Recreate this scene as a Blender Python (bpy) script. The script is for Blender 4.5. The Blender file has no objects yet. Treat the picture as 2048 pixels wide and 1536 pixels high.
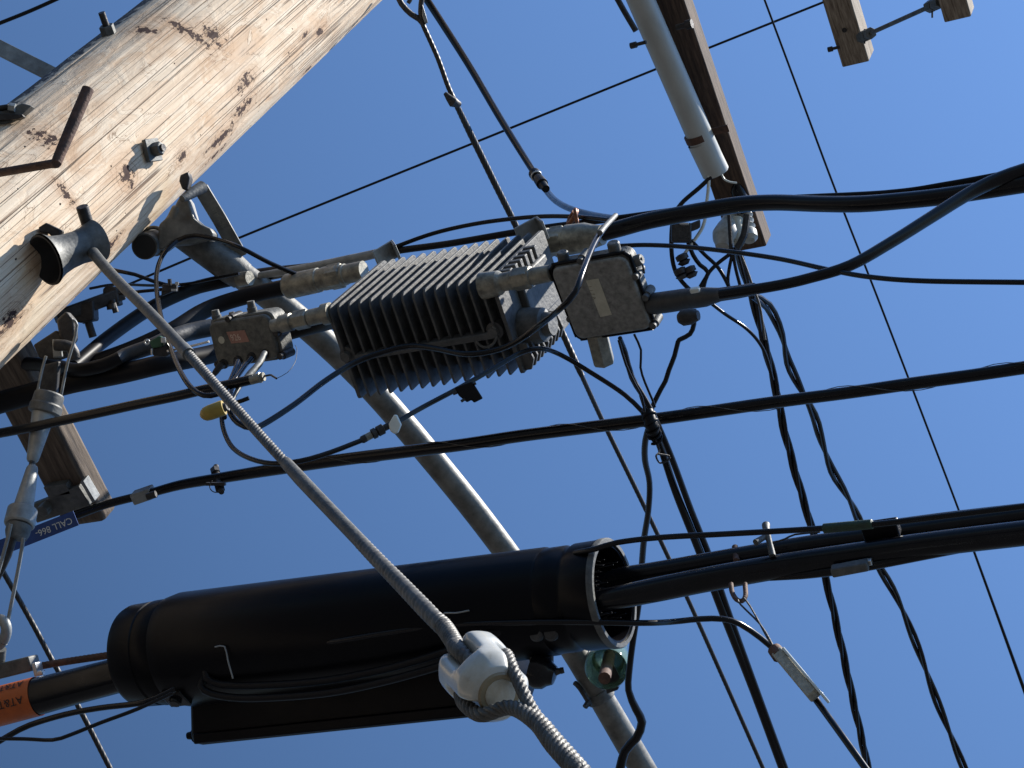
import bpy, bmesh, math, random
from mathutils import Vector as V, Matrix, noise as mnoise
random.seed(7)
# ---------------------------------------------------------------- camera, world, sun, exposure
SC = bpy.context.scene
FPX = 4000.0                                    # focal length in pixels of a 2048 px wide picture
CAM = V((0, 0, 1.6))
zc = V((1566, 2528, 4000)).normalized()         # world up, seen from the camera (right, up, forward)
xc = V((1, .17, -.4989)); xc = (xc - zc * xc.dot(zc)).normalized()   # world X (along the cables)
yc = xc.cross(zc)     # (right, up, forward) is left-handed, so this makes world X, Y, Z right-handed; +Y runs away from the camera
RIGHT = V((xc.x, yc.x, zc.x)); UP = V((xc.y, yc.y, zc.y)); FWD = V((xc.z, yc.z, zc.z))
cd = bpy.data.cameras.new('camera'); cam = bpy.data.objects.new('camera', cd)
SC.collection.objects.link(cam); SC.camera = cam
cd.sensor_width = 36; cd.lens = 36 * FPX / 2048; cd.clip_start = .05; cd.clip_end = 3000
m3 = Matrix((RIGHT, UP, -FWD)).transposed()
cam.matrix_world = Matrix.Translation(CAM) @ m3.to_4x4()

SUN_EL = math.radians(66); SAZ = V((1.0, .02)).normalized()
SUND = V((SAZ.x * math.cos(SUN_EL), SAZ.y * math.cos(SUN_EL), math.sin(SUN_EL)))
W = bpy.data.worlds.new('World'); SC.world = W; W.use_nodes = True
nt = W.node_tree; nt.nodes.clear()
sky = nt.nodes.new('ShaderNodeTexSky'); sky.sky_type = 'NISHITA'; sky.sun_disc = False
sky.sun_elevation = SUN_EL; sky.sun_rotation = math.atan2(SAZ.x, SAZ.y)
sky.air_density = 1.0; sky.dust_density = 0.2; sky.ozone_density = 6.0; sky.altitude = 50
bg = nt.nodes.new('ShaderNodeBackground'); bg.inputs[1].default_value = .077
out = nt.nodes.new('ShaderNodeOutputWorld')
# the sky grows brighter towards the sun
geo = nt.nodes.new('ShaderNodeTexCoord'); dt = nt.nodes.new('ShaderNodeVectorMath'); dt.operation = 'DOT_PRODUCT'; dt.inputs[1].default_value = SUND
nt.links.new(geo.outputs['Generated'], dt.inputs[0])
mr = nt.nodes.new('ShaderNodeMapRange'); mr.inputs[1].default_value = .2; mr.inputs[2].default_value = 1.0; mr.inputs[3].default_value = .42; mr.inputs[4].default_value = 1.85
nt.links.new(dt.outputs['Value'], mr.inputs[0])
tn = nt.nodes.new('ShaderNodeVectorMath'); tn.operation = 'SCALE'; tn.inputs[0].default_value = (.92, 1.04, 1.10); nt.links.new(mr.outputs[0], tn.inputs['Scale'])
ml = nt.nodes.new('ShaderNodeVectorMath'); ml.operation = 'MULTIPLY'; nt.links.new(sky.outputs[0], ml.inputs[0]); nt.links.new(tn.outputs[0], ml.inputs[1])
nt.links.new(ml.outputs[0], bg.inputs[0]); nt.links.new(bg.outputs[0], out.inputs[0])
sd = bpy.data.lights.new('sun', 'SUN'); sd.energy = 5.0; sd.angle = math.radians(.5); sd.color = (1, .95, .87)
so = bpy.data.objects.new('sun', sd); SC.collection.objects.link(so)
so.rotation_euler = SUND.to_track_quat('Z', 'Y').to_euler(); so.location = (3, 3, 12)
SC.view_settings.view_transform = 'Standard'; SC.view_settings.look = 'None'
SC.view_settings.exposure = 1.0; SC.view_settings.gamma = 1

# ---------------------------------------------------------------- pixel rays -> world points on real planes
def ray(px, py):
    return RIGHT * ((px - 1024) / FPX) + UP * ((768 - py) / FPX) + FWD
def D(px, py, d): return CAM + ray(px, py) * d
def Y(px, py, y): r = ray(px, py); return CAM + r * (-y / r.y)     # vertical plane -y metres behind the camera
def X(px, py, x): r = ray(px, py); return CAM + r * (x / r.x)
def Z(px, py, z): r = ray(px, py); return CAM + r * ((z - 1.6) / r.z)
def dep(p): return (p - CAM).dot(FWD)
def rp(w, p): return w * .5 * dep(p) / FPX     # half a pixel width as metres at a point

# ---------------------------------------------------------------- mesh helpers
class MB:
    def __init__(s): s.v = []; s.f = []
    def add(s, vs, fs):
        o = len(s.v); s.v += [V(p) for p in vs]; s.f += [tuple(i + o for i in f) for f in fs]
def resample(pts, rs, step):
    n = len(pts)
    if n == 2:
        L = (pts[1] - pts[0]).length; k = max(1, int(L / step))
        return ([pts[0].lerp(pts[1], i / k) for i in range(k + 1)], [rs[0] + (rs[1] - rs[0]) * i / k for i in range(k + 1)])
    P = [pts[0] * 2 - pts[1]] + list(pts) + [pts[-1] * 2 - pts[-2]]
    op, orr = [], []
    for i in range(n - 1):
        a, b, c, d = P[i:i + 4]
        k = max(2, int((c - b).length / step))
        for j in range(k):
            t = j / k
            op.append(.5 * ((2 * b) + (c - a) * t + (2 * a - 5 * b + 4 * c - d) * t * t + (3 * b - a - 3 * c + d) * t ** 3))
            orr.append(rs[i] + (rs[i + 1] - rs[i]) * t)
    op.append(pts[-1].copy()); orr.append(rs[-1])
    return op, orr
def frames(p):
    out = []; n = len(p); u = None
    for i in range(n):
        t = (p[min(i + 1, n - 1)] - p[max(i - 1, 0)]).normalized()
        if u is None:
            u = t.orthogonal().normalized()
        else:
            u = (u - t * u.dot(t)); u = u.normalized() if u.length > 1e-6 else t.orthogonal().normalized()
        out.append((t, u, t.cross(u)))
    return out
def sweep(mb, p, rs, n, shape=None, cap=True):
    fr = frames(p); vs = []; s = 0
    for i, q in enumerate(p):
        if i: s += (q - p[i - 1]).length
        t, u, w = fr[i]
        for k in range(n):
            a = 2 * math.pi * k / n
            r = rs[i] * (shape(a, s) if shape else 1)
            vs.append(q + u * (math.cos(a) * r) + w * (math.sin(a) * r))
    m = len(p); fs = []
    for i in range(m - 1):
        for k in range(n):
            k2 = (k + 1) % n
            fs.append((i * n + k, i * n + k2, (i + 1) * n + k2, (i + 1) * n + k))
    if cap:
        fs.append(tuple(reversed(range(n)))); fs.append(tuple((m - 1) * n + k for k in range(n)))
    mb.add(vs, fs)
def tube(mb, pts, r, n=12, step=.02, cap=True):
    rs = r if isinstance(r, (list, tuple)) else [r] * len(pts)
    p, q = resample(pts, rs, step); sweep(mb, p, q, n, None, cap)
def rope(mb, pts, r, lay=.09, k=7, depth=.16):
    rs = r if isinstance(r, (list, tuple)) else [r] * len(pts)
    p, q = resample(pts, rs, lay / (k * 4.5))
    sweep(mb, p, q, k * 7, lambda a, s: 1 - depth + depth * abs(math.cos(k * (a - 2 * math.pi * s / lay) / 2)) ** .7)
def helix(mb, pts, R, r, pitch, n=6, ph=0, strands=1):
    p, q = resample(pts, [R] * len(pts), pitch / 14); fr = frames(p)
    for st in range(strands):
        s = 0; o = []
        for i, c in enumerate(p):
            if i: s += (c - p[i - 1]).length
            a = 2 * math.pi * (s / pitch + st / strands) + ph
            o.append(c + fr[i][1] * (math.cos(a) * R) + fr[i][2] * (math.sin(a) * R))
        sweep(mb, o, [r] * len(o), n)
def lathe(mb, p0, p1, prof, n=28, cap=True):
    a = p1 - p0; t = a.normalized(); u = t.orthogonal().normalized(); w = t.cross(u); vs = []; fs = []
    for (h, r) in prof:
        for k in range(n):
            g = 2 * math.pi * k / n
            vs.append(p0 + a * h + (u * math.cos(g) + w * math.sin(g)) * r)
    m = len(prof)
    for i in range(m - 1):
        for k in range(n):
            k2 = (k + 1) % n
            fs.append((i * n + k, i * n + k2, (i + 1) * n + k2, (i + 1) * n + k))
    if cap:
        fs.append(tuple(reversed(range(n)))); fs.append(tuple((m - 1) * n + k for k in range(n)))
    mb.add(vs, fs)
def lpx(mb, p0, p1, prof, n=28, cap=True):     # radii given as pixel widths at the object's own distance
    lathe(mb, p0, p1, [(h, rp(w, p0.lerp(p1, h))) for h, w in prof], n, cap)
def box(mb, c, ax, ay, az):                    # centre and three half-extent vectors
    vs = [c + ax * i + ay * j + az * k for i in (-1, 1) for j in (-1, 1) for k in (-1, 1)]
    fs = [(0, 1, 3, 2), (4, 6, 7, 5), (0, 4, 5, 1), (2, 3, 7, 6), (0, 2, 6, 4), (1, 5, 7, 3)]
    if ax.cross(ay).dot(az) < 0: fs = [tuple(reversed(f)) for f in fs]
    mb.add(vs, fs)
def prism(mb, pts, ext):                       # outline of world points, extruded by a vector
    n = len(pts); nrm = V((0, 0, 0))
    for i in range(n): nrm += pts[i].cross(pts[(i + 1) % n])
    if nrm.dot(ext) > 0: pts = list(reversed(pts))
    vs = list(pts) + [p + ext for p in pts]
    fs = [tuple(range(n)), tuple(reversed(range(n, 2 * n)))] + [((i + 1) % n, i, n + i, n + (i + 1) % n) for i in range(n)]
    mb.add(vs, fs)
def ppx(mb, px, d, th): prism(mb, [D(x, y, d) for x, y in px], FWD * th)
def rrect(u0, u1, v0, v1, r, k=5):
    o = []
    for (cx, cy, a0) in ((u1 - r, v1 - r, 0), (u0 + r, v1 - r, 90), (u0 + r, v0 + r, 180), (u1 - r, v0 + r, 270)):
        for i in range(k + 1):
            a = math.radians(a0 + 90 * i / k); o.append((cx + r * math.cos(a), cy + r * math.sin(a)))
    return o
def torus(mb, c, ax, R, r, n=28, m=10, arc=1.0, start=0, squash=1):
    ax = ax.normalized(); u = ax.orthogonal().normalized(); w = ax.cross(u)
    k = int(n * arc)
    pts = [c + (u * math.cos(start + 2 * math.pi * i / n) + w * math.sin(start + 2 * math.pi * i / n) * squash) * R for i in range(k + 1)]
    sweep(mb, pts, [r] * len(pts), m)
ROOT = {}
def rootloc(o):
    while o.parent: o = o.parent
    return o.location
def build(name, mb, mat, parent=None, bevel=0, ang=38, loc=None, seg=2):
    if parent is not None: loc = rootloc(parent)
    elif loc is None:
        loc = V(((min(p.x for p in mb.v) + max(p.x for p in mb.v)) / 2, (min(p.y for p in mb.v) + max(p.y for p in mb.v)) / 2, min(p.z for p in mb.v)))
    loc = V(loc)
    me = bpy.data.meshes.new(name); me.from_pydata([p - loc for p in mb.v], [], mb.f); me.update()
    bm = bmesh.new(); bm.from_mesh(me); bmesh.ops.recalc_face_normals(bm, faces=bm.faces); bm.to_mesh(me); bm.free()
    me.materials.append(mat)
    me.polygons.foreach_set('use_smooth', [True] * len(me.polygons))
    me.set_sharp_from_angle(angle=math.radians(ang))
    o = bpy.data.objects.new(name, me); SC.collection.objects.link(o)
    if parent is not None: o.parent = parent
    else: o.location = loc
    if bevel:
        b = o.modifiers.new('bevel', 'BEVEL'); b.width = bevel; b.segments = seg; b.limit_method = 'ANGLE'; b.angle_limit = math.radians(35)
    return o
def tag(o, label, cat=None, group=None, kind=None):
    o['label'] = label
    if cat: o['category'] = cat
    if group: o['group'] = group
    if kind: o['kind'] = kind
    return o
def thing(name, label, cat, loc, group=None):
    o = bpy.data.objects.new(name, None); SC.collection.objects.link(o); o.location = V(loc)
    o.empty_display_size = .05
    return tag(o, label, cat, group)

# ---------------------------------------------------------------- materials
def newmat(name):
    m = bpy.data.materials.new(name); m.use_nodes = True
    return m, m.node_tree, m.node_tree.nodes['Principled BSDF']
def mat(name, c1, c2=None, scale=20, rough=.5, metal=0, bump=0, bscale=None, spec=.5, stretch=(1, 1, 1), c3=None, lo=.35, hi=.65, coat=0, r2=None):
    m, t, b = newmat(name); L = t.links.new
    b.inputs['Roughness'].default_value = rough; b.inputs['Metallic'].default_value = metal
    b.inputs['Specular IOR Level'].default_value = spec; b.inputs['Coat Weight'].default_value = coat
    tc = t.nodes.new('ShaderNodeTexCoord'); mp = t.nodes.new('ShaderNodeMapping'); mp.inputs['Scale'].default_value = stretch
    L(tc.outputs['Object'], mp.inputs[0])
    if c2 is None: c2 = tuple(x * .7 for x in c1)
    nz = t.nodes.new('ShaderNodeTexNoise'); nz.inputs['Scale'].default_value = scale; nz.inputs['Detail'].default_value = 6; nz.inputs['Roughness'].default_value = .65
    L(mp.outputs[0], nz.inputs['Vector'])
    cr = t.nodes.new('ShaderNodeValToRGB'); cr.color_ramp.elements[0].position = lo; cr.color_ramp.elements[1].position = hi
    cr.color_ramp.elements[0].color = (*c2, 1); cr.color_ramp.elements[1].color = (*c1, 1)
    if c3:
        e = cr.color_ramp.elements.new(lo - .08 if lo > .1 else .02); e.color = (*c3, 1)
    L(nz.outputs['Fac'], cr.inputs[0]); L(cr.outputs[0], b.inputs['Base Color'])
    if r2 is not None:
        mr = t.nodes.new('ShaderNodeMapRange'); mr.inputs[1].default_value = .3; mr.inputs[2].default_value = .7
        mr.inputs[3].default_value = r2; mr.inputs[4].default_value = rough
        L(nz.outputs['Fac'], mr.inputs[0]); L(mr.outputs[0], b.inputs['Roughness'])
    if bump:
        n2 = t.nodes.new('ShaderNodeTexNoise'); n2.inputs['Scale'].default_value = bscale or scale * 4; n2.inputs['Detail'].default_value = 5
        L(mp.outputs[0], n2.inputs['Vector'])
        bp = t.nodes.new('ShaderNodeBump'); bp.inputs['Strength'].default_value = bump; bp.inputs['Distance'].default_value = .004
        L(n2.outputs['Fac'], bp.inputs['Height']); L(bp.outputs[0], b.inputs['Normal'])
    return m
M = {}
M['rubber'] = mat('black_rubber', (.007, .007, .009), (.004, .004, .005), 30, .17, spec=.25, r2=.28)
M['rubberm'] = mat('matte_black_rubber', (.005, .005, .007), (.003, .003, .004), 40, .45, spec=.18)
M['shrink'] = mat('heat_shrink', (.030, .033, .036), (.012, .013, .015), 35, .5, spec=.5, bump=.35, bscale=60)
M['closure'] = mat('black_polymer', (.002, .002, .0034), (.0015, .0015, .0026), 14, .30, spec=.12, r2=.40)
M['galv'] = mat('galvanised_steel', (.28, .29, .28), (.14, .147, .147), 22, .5, .35, bump=.15, bscale=90, c3=(.16, .14, .11))
M['galvd'] = mat('weathered_galvanised', (.13, .132, .125), (.055, .058, .057), 35, .6, .3, bump=.25, bscale=110, c3=(.06, .045, .03))
M['sleeve'] = mat('grey_guy_sleeve', (.085, .085, .076), (.038, .038, .035), 60, .6, .2, bump=.3, bscale=160, c3=(.03, .026, .02))
M['pipe'] = mat('galvanised_pipe', (.175, .172, .155), (.075, .074, .066), 24, .5, .25, bump=.2, bscale=70, c3=(.075, .062, .045), stretch=(1, 1, 1))
M['alu'] = mat('cast_aluminium', (.13, .13, .122), (.05, .052, .05), 45, .6, .35, bump=.3, bscale=120, c3=(.035, .036, .035))
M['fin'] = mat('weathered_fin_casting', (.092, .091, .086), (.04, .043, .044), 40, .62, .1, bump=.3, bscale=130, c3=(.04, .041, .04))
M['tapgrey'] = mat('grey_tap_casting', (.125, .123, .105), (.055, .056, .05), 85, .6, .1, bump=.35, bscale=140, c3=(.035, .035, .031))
M['finbody'] = mat('shade_dark_amplifier_body', (.03, .031, .031), (.014, .0145, .015), 40, .7, .05, bump=.3, bscale=130)  # near-black colour stands in for the shade between the fins
M['tapface'] = mat('mottled_cast_cover', (.25, .25, .23), (.13, .13, .12), 95, .6, .1, bump=.35, bscale=140, c3=(.075, .075, .068))
M['brass'] = mat('dull_plated_fitting', (.29, .275, .22), (.125, .12, .10), 60, .45, .4, bump=.2, bscale=150, c3=(.08, .075, .06))
M['strandm'] = mat('steel_strand', (.11, .106, .094), (.048, .045, .04), 60, .55, .25, bump=.2, bscale=200, c3=(.10, .055, .03))
M['rust'] = mat('rusty_steel', (.11, .055, .035), (.045, .025, .018), 50, .75, .2, bump=.3, bscale=160)
M['dark'] = mat('dark_steel', (.045, .042, .040), (.018, .017, .017), 60, .55, .4, bump=.3, bscale=140)
M['porc'] = mat('white_porcelain', (.50, .495, .45), (.37, .36, .31), 25, .25, spec=.5, bump=.05, bscale=60, c3=(.26, .23, .17), coat=.25)
M['porcd'] = mat('dirty_porcelain', (.42, .42, .385), (.25, .245, .21), 45, .35, spec=.5, bump=.1, bscale=60, c3=(.12, .105, .08))
M['porcring'] = mat('stained_porcelain', (.27, .22, .135), (.18, .145, .085), 40, .45)
M['porcend'] = mat('unglazed_porcelain', (.44, .41, .33), (.32, .29, .22), 50, .6, bump=.2)
M['pvc'] = mat('grey_pvc', (.42, .44, .42), (.33, .34, .32), 10, .38, stretch=(1, .4, 1), bump=.05)
M['whitep'] = mat('white_plastic', (.62, .66, .62), (.50, .52, .48), 30, .35)
M['greyp'] = mat('grey_clamp_plastic', (.36, .36, .30), (.22, .22, .185), 160, .6, bump=.3, bscale=220)
M['orange'] = mat('orange_tape', (.40, .085, .008), (.28, .055, .006), 18, .5)
M['blue'] = mat('blue_tag', (.008, .055, .23), (.005, .035, .16), 20, .4)
M['yellow'] = mat('yellow_cap', (.34, .235, .03), (.22, .15, .02), 30, .5)
M['salmon'] = mat('salmon_sticker', (.36, .185, .135), (.27, .135, .10), 90, .6)
M['cream'] = mat('cream_label', (.50, .485, .39), (.40, .385, .30), 60, .6)
M['ltwhite'] = mat('white_lettering', (.62, .64, .6), (.55, .57, .54), 40, .6)
M['ltblack'] = mat('black_lettering_and_bore_shade', (.012, .01, .01), (.008, .008, .008), 40, .7)  # black print, also used as painted shade inside the bores
M['ltpale'] = mat('pale_lettering', (.58, .46, .36), (.50, .38, .30), 40, .7)
M['ltgrey'] = mat('faint_lettering', (.17, .16, .12), (.13, .12, .09), 40, .7)
M['green'] = mat('green_connector', (.03, .10, .045), (.015, .05, .022), 40, .4)
M['dkgreen'] = mat('dark_green_splice', (.014, .045, .02), (.008, .022, .012), 70, .55, bump=.3)
M['copper'] = mat('tarnished_copper', (.20, .075, .035), (.10, .04, .022), 60, .45, .6)
M['wire'] = mat('dark_stranded_wire', (.022, .02, .019), (.01, .01, .01), 60, .5, .2)
M['bright'] = mat('bright_steel', (.60, .60, .58), (.38, .38, .37), 60, .3, .8)
def glassmat():
    m, t, b = newmat('green_glass')
    b.inputs['Base Color'].default_value = (.20, .30, .22, 1); b.inputs['Roughness'].default_value = .06
    b.inputs['Transmission Weight'].default_value = .55; b.inputs['IOR'].default_value = 1.5
    return m
M['glass'] = glassmat()
def groundmat():
    m, t, b = newmat('ground_asphalt'); L = t.links.new
    tc = t.nodes.new('ShaderNodeTexCoord')
    n1 = t.nodes.new('ShaderNodeTexNoise'); n1.inputs['Scale'].default_value = .35; n1.inputs['Detail'].default_value = 8
    n2 = t.nodes.new('ShaderNodeTexNoise'); n2.inputs['Scale'].default_value = 60; n2.inputs['Detail'].default_value = 4
    L(tc.outputs['Object'], n1.inputs['Vector']); L(tc.outputs['Object'], n2.inputs['Vector'])
    mx = t.nodes.new('ShaderNodeMath'); mx.operation = 'MULTIPLY'; L(n1.outputs['Fac'], mx.inputs[0]); L(n2.outputs['Fac'], mx.inputs[1])
    cr = t.nodes.new('ShaderNodeValToRGB'); cr.color_ramp.elements[0].color = (.02, .02, .021, 1); cr.color_ramp.elements[1].color = (.046, .046, .047, 1)
    cr.color_ramp.elements[0].position = .1; cr.color_ramp.elements[1].position = .45
    L(mx.outputs[0], cr.inputs[0]); L(cr.outputs[0], b.inputs['Base Color']); b.inputs['Roughness'].default_value = .9
    return m
M['ground'] = groundmat()
def armwood(name, c1, c2, c3, stretch, scale=9):
    m, t, b = newmat(name); L = t.links.new
    tc = t.nodes.new('ShaderNodeTexCoord'); mp = t.nodes.new('ShaderNodeMapping'); mp.inputs['Scale'].default_value = stretch
    L(tc.outputs['Object'], mp.inputs[0])
    n1 = t.nodes.new('ShaderNodeTexNoise'); n1.inputs['Scale'].default_value = scale; n1.inputs['Detail'].default_value = 8; n1.inputs['Roughness'].default_value = .7
    L(mp.outputs[0], n1.inputs['Vector'])
    cr = t.nodes.new('ShaderNodeValToRGB'); e = cr.color_ramp.elements
    e[0].position = .33; e[0].color = (*c3, 1); e[1].position = .68; e[1].color = (*c1, 1); k = e.new(.5); k.color = (*c2, 1)
    L(n1.outputs['Fac'], cr.inputs[0]); L(cr.outputs[0], b.inputs['Base Color']); b.inputs['Roughness'].default_value = .85
    bp = t.nodes.new('ShaderNodeBump'); bp.inputs['Strength'].default_value = .5; bp.inputs['Distance'].default_value = .004
    L(n1.outputs['Fac'], bp.inputs['Height']); L(bp.outputs[0], b.inputs['Normal'])
    return m
M['arm'] = armwood('weathered_arm_timber', (.155, .118, .085), (.09, .065, .045), (.035, .024, .017), (10, 1.0, 10))
M['armp'] = armwood('sunlit_tone_arm_timber', (.34, .29, .225), (.21, .17, .125), (.075, .052, .036), (10, 1.0, 10))  # weathered timber in a paler tone that stands in for sunlight on it
M['armd'] = armwood('creosoted_arm_timber', (.125, .08, .052), (.065, .04, .027), (.02, .012, .009), (10, 1.0, 10))

# ---------------------------------------------------------------- ground
mb = MB(); mb.add([(-900, -900, 0), (900, -900, 0), (900, 900, 0), (-900, 900, 0)], [(0, 1, 2, 3)])
g = build('ground', mb, M['ground'], loc=(0, 0, 0)); g['kind'] = 'structure'

# ---------------------------------------------------------------- utility pole
PX0, PY0, PR = -2.482, .944, .18
def onpole(px, py, r=PR):                      # where the ray meets the pole's surface
    q = ray(px, py); a = q.x ** 2 + q.y ** 2; bx, by = -PX0, -PY0
    B = 2 * (q.x * bx + q.y * by); C = bx * bx + by * by - r * r
    return CAM + q * ((-B - math.sqrt(max(0, B * B - 4 * a * C))) / (2 * a))
def poleN(p): n = V((p.x - PX0, p.y - PY0, 0)); return n.normalized()
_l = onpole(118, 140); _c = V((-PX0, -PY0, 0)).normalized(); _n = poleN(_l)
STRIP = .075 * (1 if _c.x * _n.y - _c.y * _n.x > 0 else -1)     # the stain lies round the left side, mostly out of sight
def polewood():
    m, t, b = newmat('weathered_pole_timber'); L = t.links.new; N = t.nodes.new
    tc = N('ShaderNodeTexCoord'); sp = N('ShaderNodeSeparateXYZ'); L(tc.outputs['Object'], sp.inputs[0])
    at = N('ShaderNodeMath'); at.operation = 'ARCTAN2'; L(sp.outputs[1], at.inputs[0]); L(sp.outputs[0], at.inputs[1])
    sm = N('ShaderNodeMath'); sm.operation = 'MULTIPLY'; sm.inputs[1].default_value = PR; L(at.outputs[0], sm.inputs[0])
    cb = N('ShaderNodeCombineXYZ'); L(sm.outputs[0], cb.inputs[0]); L(sp.outputs[2], cb.inputs[1])
    def mapn(v, sc):
        mp = N('ShaderNodeMapping'); mp.inputs['Scale'].default_value = sc; L(v, mp.inputs[0]); return mp.outputs[0]
    def noise(v, s, d=6, r=.6, dist=0):
        n = N('ShaderNodeTexNoise'); n.inputs['Scale'].default_value = s; n.inputs['Detail'].default_value = d
        n.inputs['Roughness'].default_value = r; n.inputs['Distortion'].default_value = dist; L(v, n.inputs['Vector']); return n.outputs['Fac']
    def ramp(f, *st):
        c = N('ShaderNodeValToRGB'); e = c.color_ramp.elements
        while len(e) < len(st): e.new(.5)
        for i, (p, col) in enumerate(st): e[i].position = p; e[i].color = (*col, 1) if len(col) == 3 else col
        L(f, c.inputs[0]); return c.outputs[0]
    def mix(fac, a, bb, mode='MIX'):
        x = N('ShaderNodeMix'); x.data_type = 'RGBA'; x.blend_type = mode
        for s, i in ((fac, 0), (a, 6), (bb, 7)):
            if hasattr(s, 'links'): L(s, x.inputs[i])
            elif i == 0: x.inputs[0].default_value = s
            else: x.inputs[i].default_value = (*s, 1)
        return x.outputs[2]
    def math_(op, a, bb=None):
        x = N('ShaderNodeMath'); x.operation = op
        for i, s in enumerate((a, bb)):
            if s is None: continue
            if hasattr(s, 'links'): L(s, x.inputs[i])
            else: x.inputs[i].default_value = s
        return x.outputs[0]
    wh, bk = (1, 1, 1), (0, 0, 0)
    cyl = cb.outputs[0]
    # long wood streaks
    st = noise(mapn(cyl, (60, 1.5, 1)), 1.0, 7, .65)
    base = ramp(st, (.25, (.49, .35, .235)), (.5, (.63, .50, .36)), (.72, (.72, .61, .475)))
    # orange / grey stain areas
    s2 = noise(mapn(cyl, (9, 4, 1)), 1.0, 5, .6, .6)
    base = mix(ramp(s2, (.50, bk), (.64, (.6, .6, .6))), base, (.50, .315, .18), 'MIX')
    s3 = noise(mapn(cyl, (14, 3, 3)), 1.0, 6, .65)
    base = mix(ramp(s3, (.55, bk), (.72, (.30, .30, .30))), base, (.42, .36, .30))
    # flaked islands with crisp edges: paler flakes and thin dark rims
    fl = noise(mapn(cyl, (26, 11, 1)), 1.0, 6, .6, .9)
    base = mix(ramp(fl, (.535, bk), (.545, (.45, .45, .45))), base, (.68, .585, .45))
    rim = math_('ABSOLUTE', math_('SUBTRACT', fl, .538))
    gate = ramp(noise(mapn(cyl, (10, 6, 5)), 1.0, 4), (.52, bk), (.60, wh))
    rimm = mix(gate, bk, ramp(rim, (.0, wh), (.012, bk)))
    base = mix(rimm, base, (.16, .095, .055))
    # drying checks: long thin dark lines along the grain
    def checks(sx, sy, w, off):
        mp = N('ShaderNodeMapping'); mp.inputs['Scale'].default_value = (sx, sy, 1); mp.inputs['Location'].default_value = (off, off * .7, 0); L(cyl, mp.inputs[0])
        f = noise(mp.outputs[0], 1.0, 2, .4)
        return ramp(math_('ABSOLUTE', math_('SUBTRACT', f, .5)), (0, wh), (w, bk))
    ck = checks(75, .35, .018, 0); ck2 = checks(120, .5, .020, 5.3)
    brk = ramp(noise(mapn(cyl, (20, 2.2, 7)), 1.0, 4), (.40, bk), (.52, wh))
    ckm = mix(brk, bk, ck)
    base = mix(math_('MULTIPLY', ckm, .95), base, (.13, .075, .045))
    base = mix(math_('MULTIPLY', ck2, .5), base, (.27, .165, .10))
    # pin holes and small chips
    pv = N('ShaderNodeTexVoronoi'); pv.inputs['Scale'].default_value = 1; L(mapn(cyl, (45, 26, 1)), pv.inputs['Vector'])
    hole = ramp(pv.outputs['Distance'], (.05, wh), (.10, bk))
    pick = ramp(noise(mapn(cyl, (16, 9, 11)), 1.0, 3), (.52, bk), (.58, wh))
    holem = mix(pick, bk, hole)
    base = mix(holem, base, (.045, .025, .018))
    # knots and gouges at the places the pole has them: (px, py, across, along, strength)
    kn = None; halo = None
    wv = noise(mapn(cyl, (70, 45, 1)), 1.0, 5, .7)
    wv2 = noise(mapn(cyl, (70, 45, 9)), 1.0, 5, .7)
    for (px, py, ra, rl) in [(a_, b2_, c_ * 1.5, d_ * 1.5) for a_, b2_, c_, d_ in ((375, 62, .036, .011), (425, 70, .018, .016), (290, 60, .016, .012), (487, 215, .011, .030), (492, 165, .010, .022), (443, 275, .011, .040),
                             (430, 310, .007, .034), (255, 352, .014, .016), (90, 275, .020, .014), (222, 490, .007, .028), (640, 62, .006, .02), (365, 312, .008, .012),
                             (615, 140, .006, .024), (20, 640, .012, .02), (170, 600, .005, .02), (130, 385, .016, .006), (610, 70, .005, .012))]:
        p = onpole(px, py); n = poleN(p)
        s0 = math.atan2(p.y - PY0, p.x - PX0) * PR; z0 = p.z
        mp = N('ShaderNodeMapping'); mp.inputs['Location'].default_value = (-s0 / ra, -z0 / rl, 0); ra *= 1; mp.inputs['Scale'].default_value = (1 / ra, 1 / rl, 1)
        L(cyl, mp.inputs[0])
        ln = N('ShaderNodeVectorMath'); ln.operation = 'LENGTH'; L(mp.outputs[0], ln.inputs[0])
        dd = math_('ADD', ln.outputs['Value'], math_('MULTIPLY', math_('SUBTRACT', wv, .5), 3.6))
        dd = math_('ADD', dd, math_('MULTIPLY', math_('SUBTRACT', wv2, .5), 2.0))
        k = ramp(dd, (.60, wh), (.72, bk)); h = ramp(ln.outputs['Value'], (.5, wh), (1.0, bk))
        h = math_('SUBTRACT', 1.0, math_('DIVIDE', ln.outputs['Value'], 3.2))
        h = math_('MAXIMUM', h, 0.0)
        kn = k if kn is None else math_('MAXIMUM', kn, k)
        halo = h if halo is None else math_('MAXIMUM', halo, h)
    base = mix(math_('MULTIPLY', halo, .75), base, (.42, .255, .145))
    ring = math_('ABSOLUTE', math_('SUBTRACT', math_('FRACT', math_('ADD', math_('MULTIPLY', halo, 5), math_('MULTIPLY', wv, 1.6))), .5))
    base = mix(math_('MULTIPLY', math_('MULTIPLY', ramp(ring, (0, wh), (.12, bk)), ramp(halo, (.15, bk), (.5, wh))), .55), base, (.22, .12, .065))
    base = mix(kn, base, (.042, .019, .014))
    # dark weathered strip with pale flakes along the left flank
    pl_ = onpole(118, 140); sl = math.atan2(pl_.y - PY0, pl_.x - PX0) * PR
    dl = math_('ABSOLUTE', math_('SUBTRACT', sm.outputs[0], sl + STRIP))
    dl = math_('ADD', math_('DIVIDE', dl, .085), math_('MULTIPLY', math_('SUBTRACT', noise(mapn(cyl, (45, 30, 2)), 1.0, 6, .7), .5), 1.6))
    base = mix(ramp(dl, (.80, wh), (.92, bk)), base, (.085, .075, .072))
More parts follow.
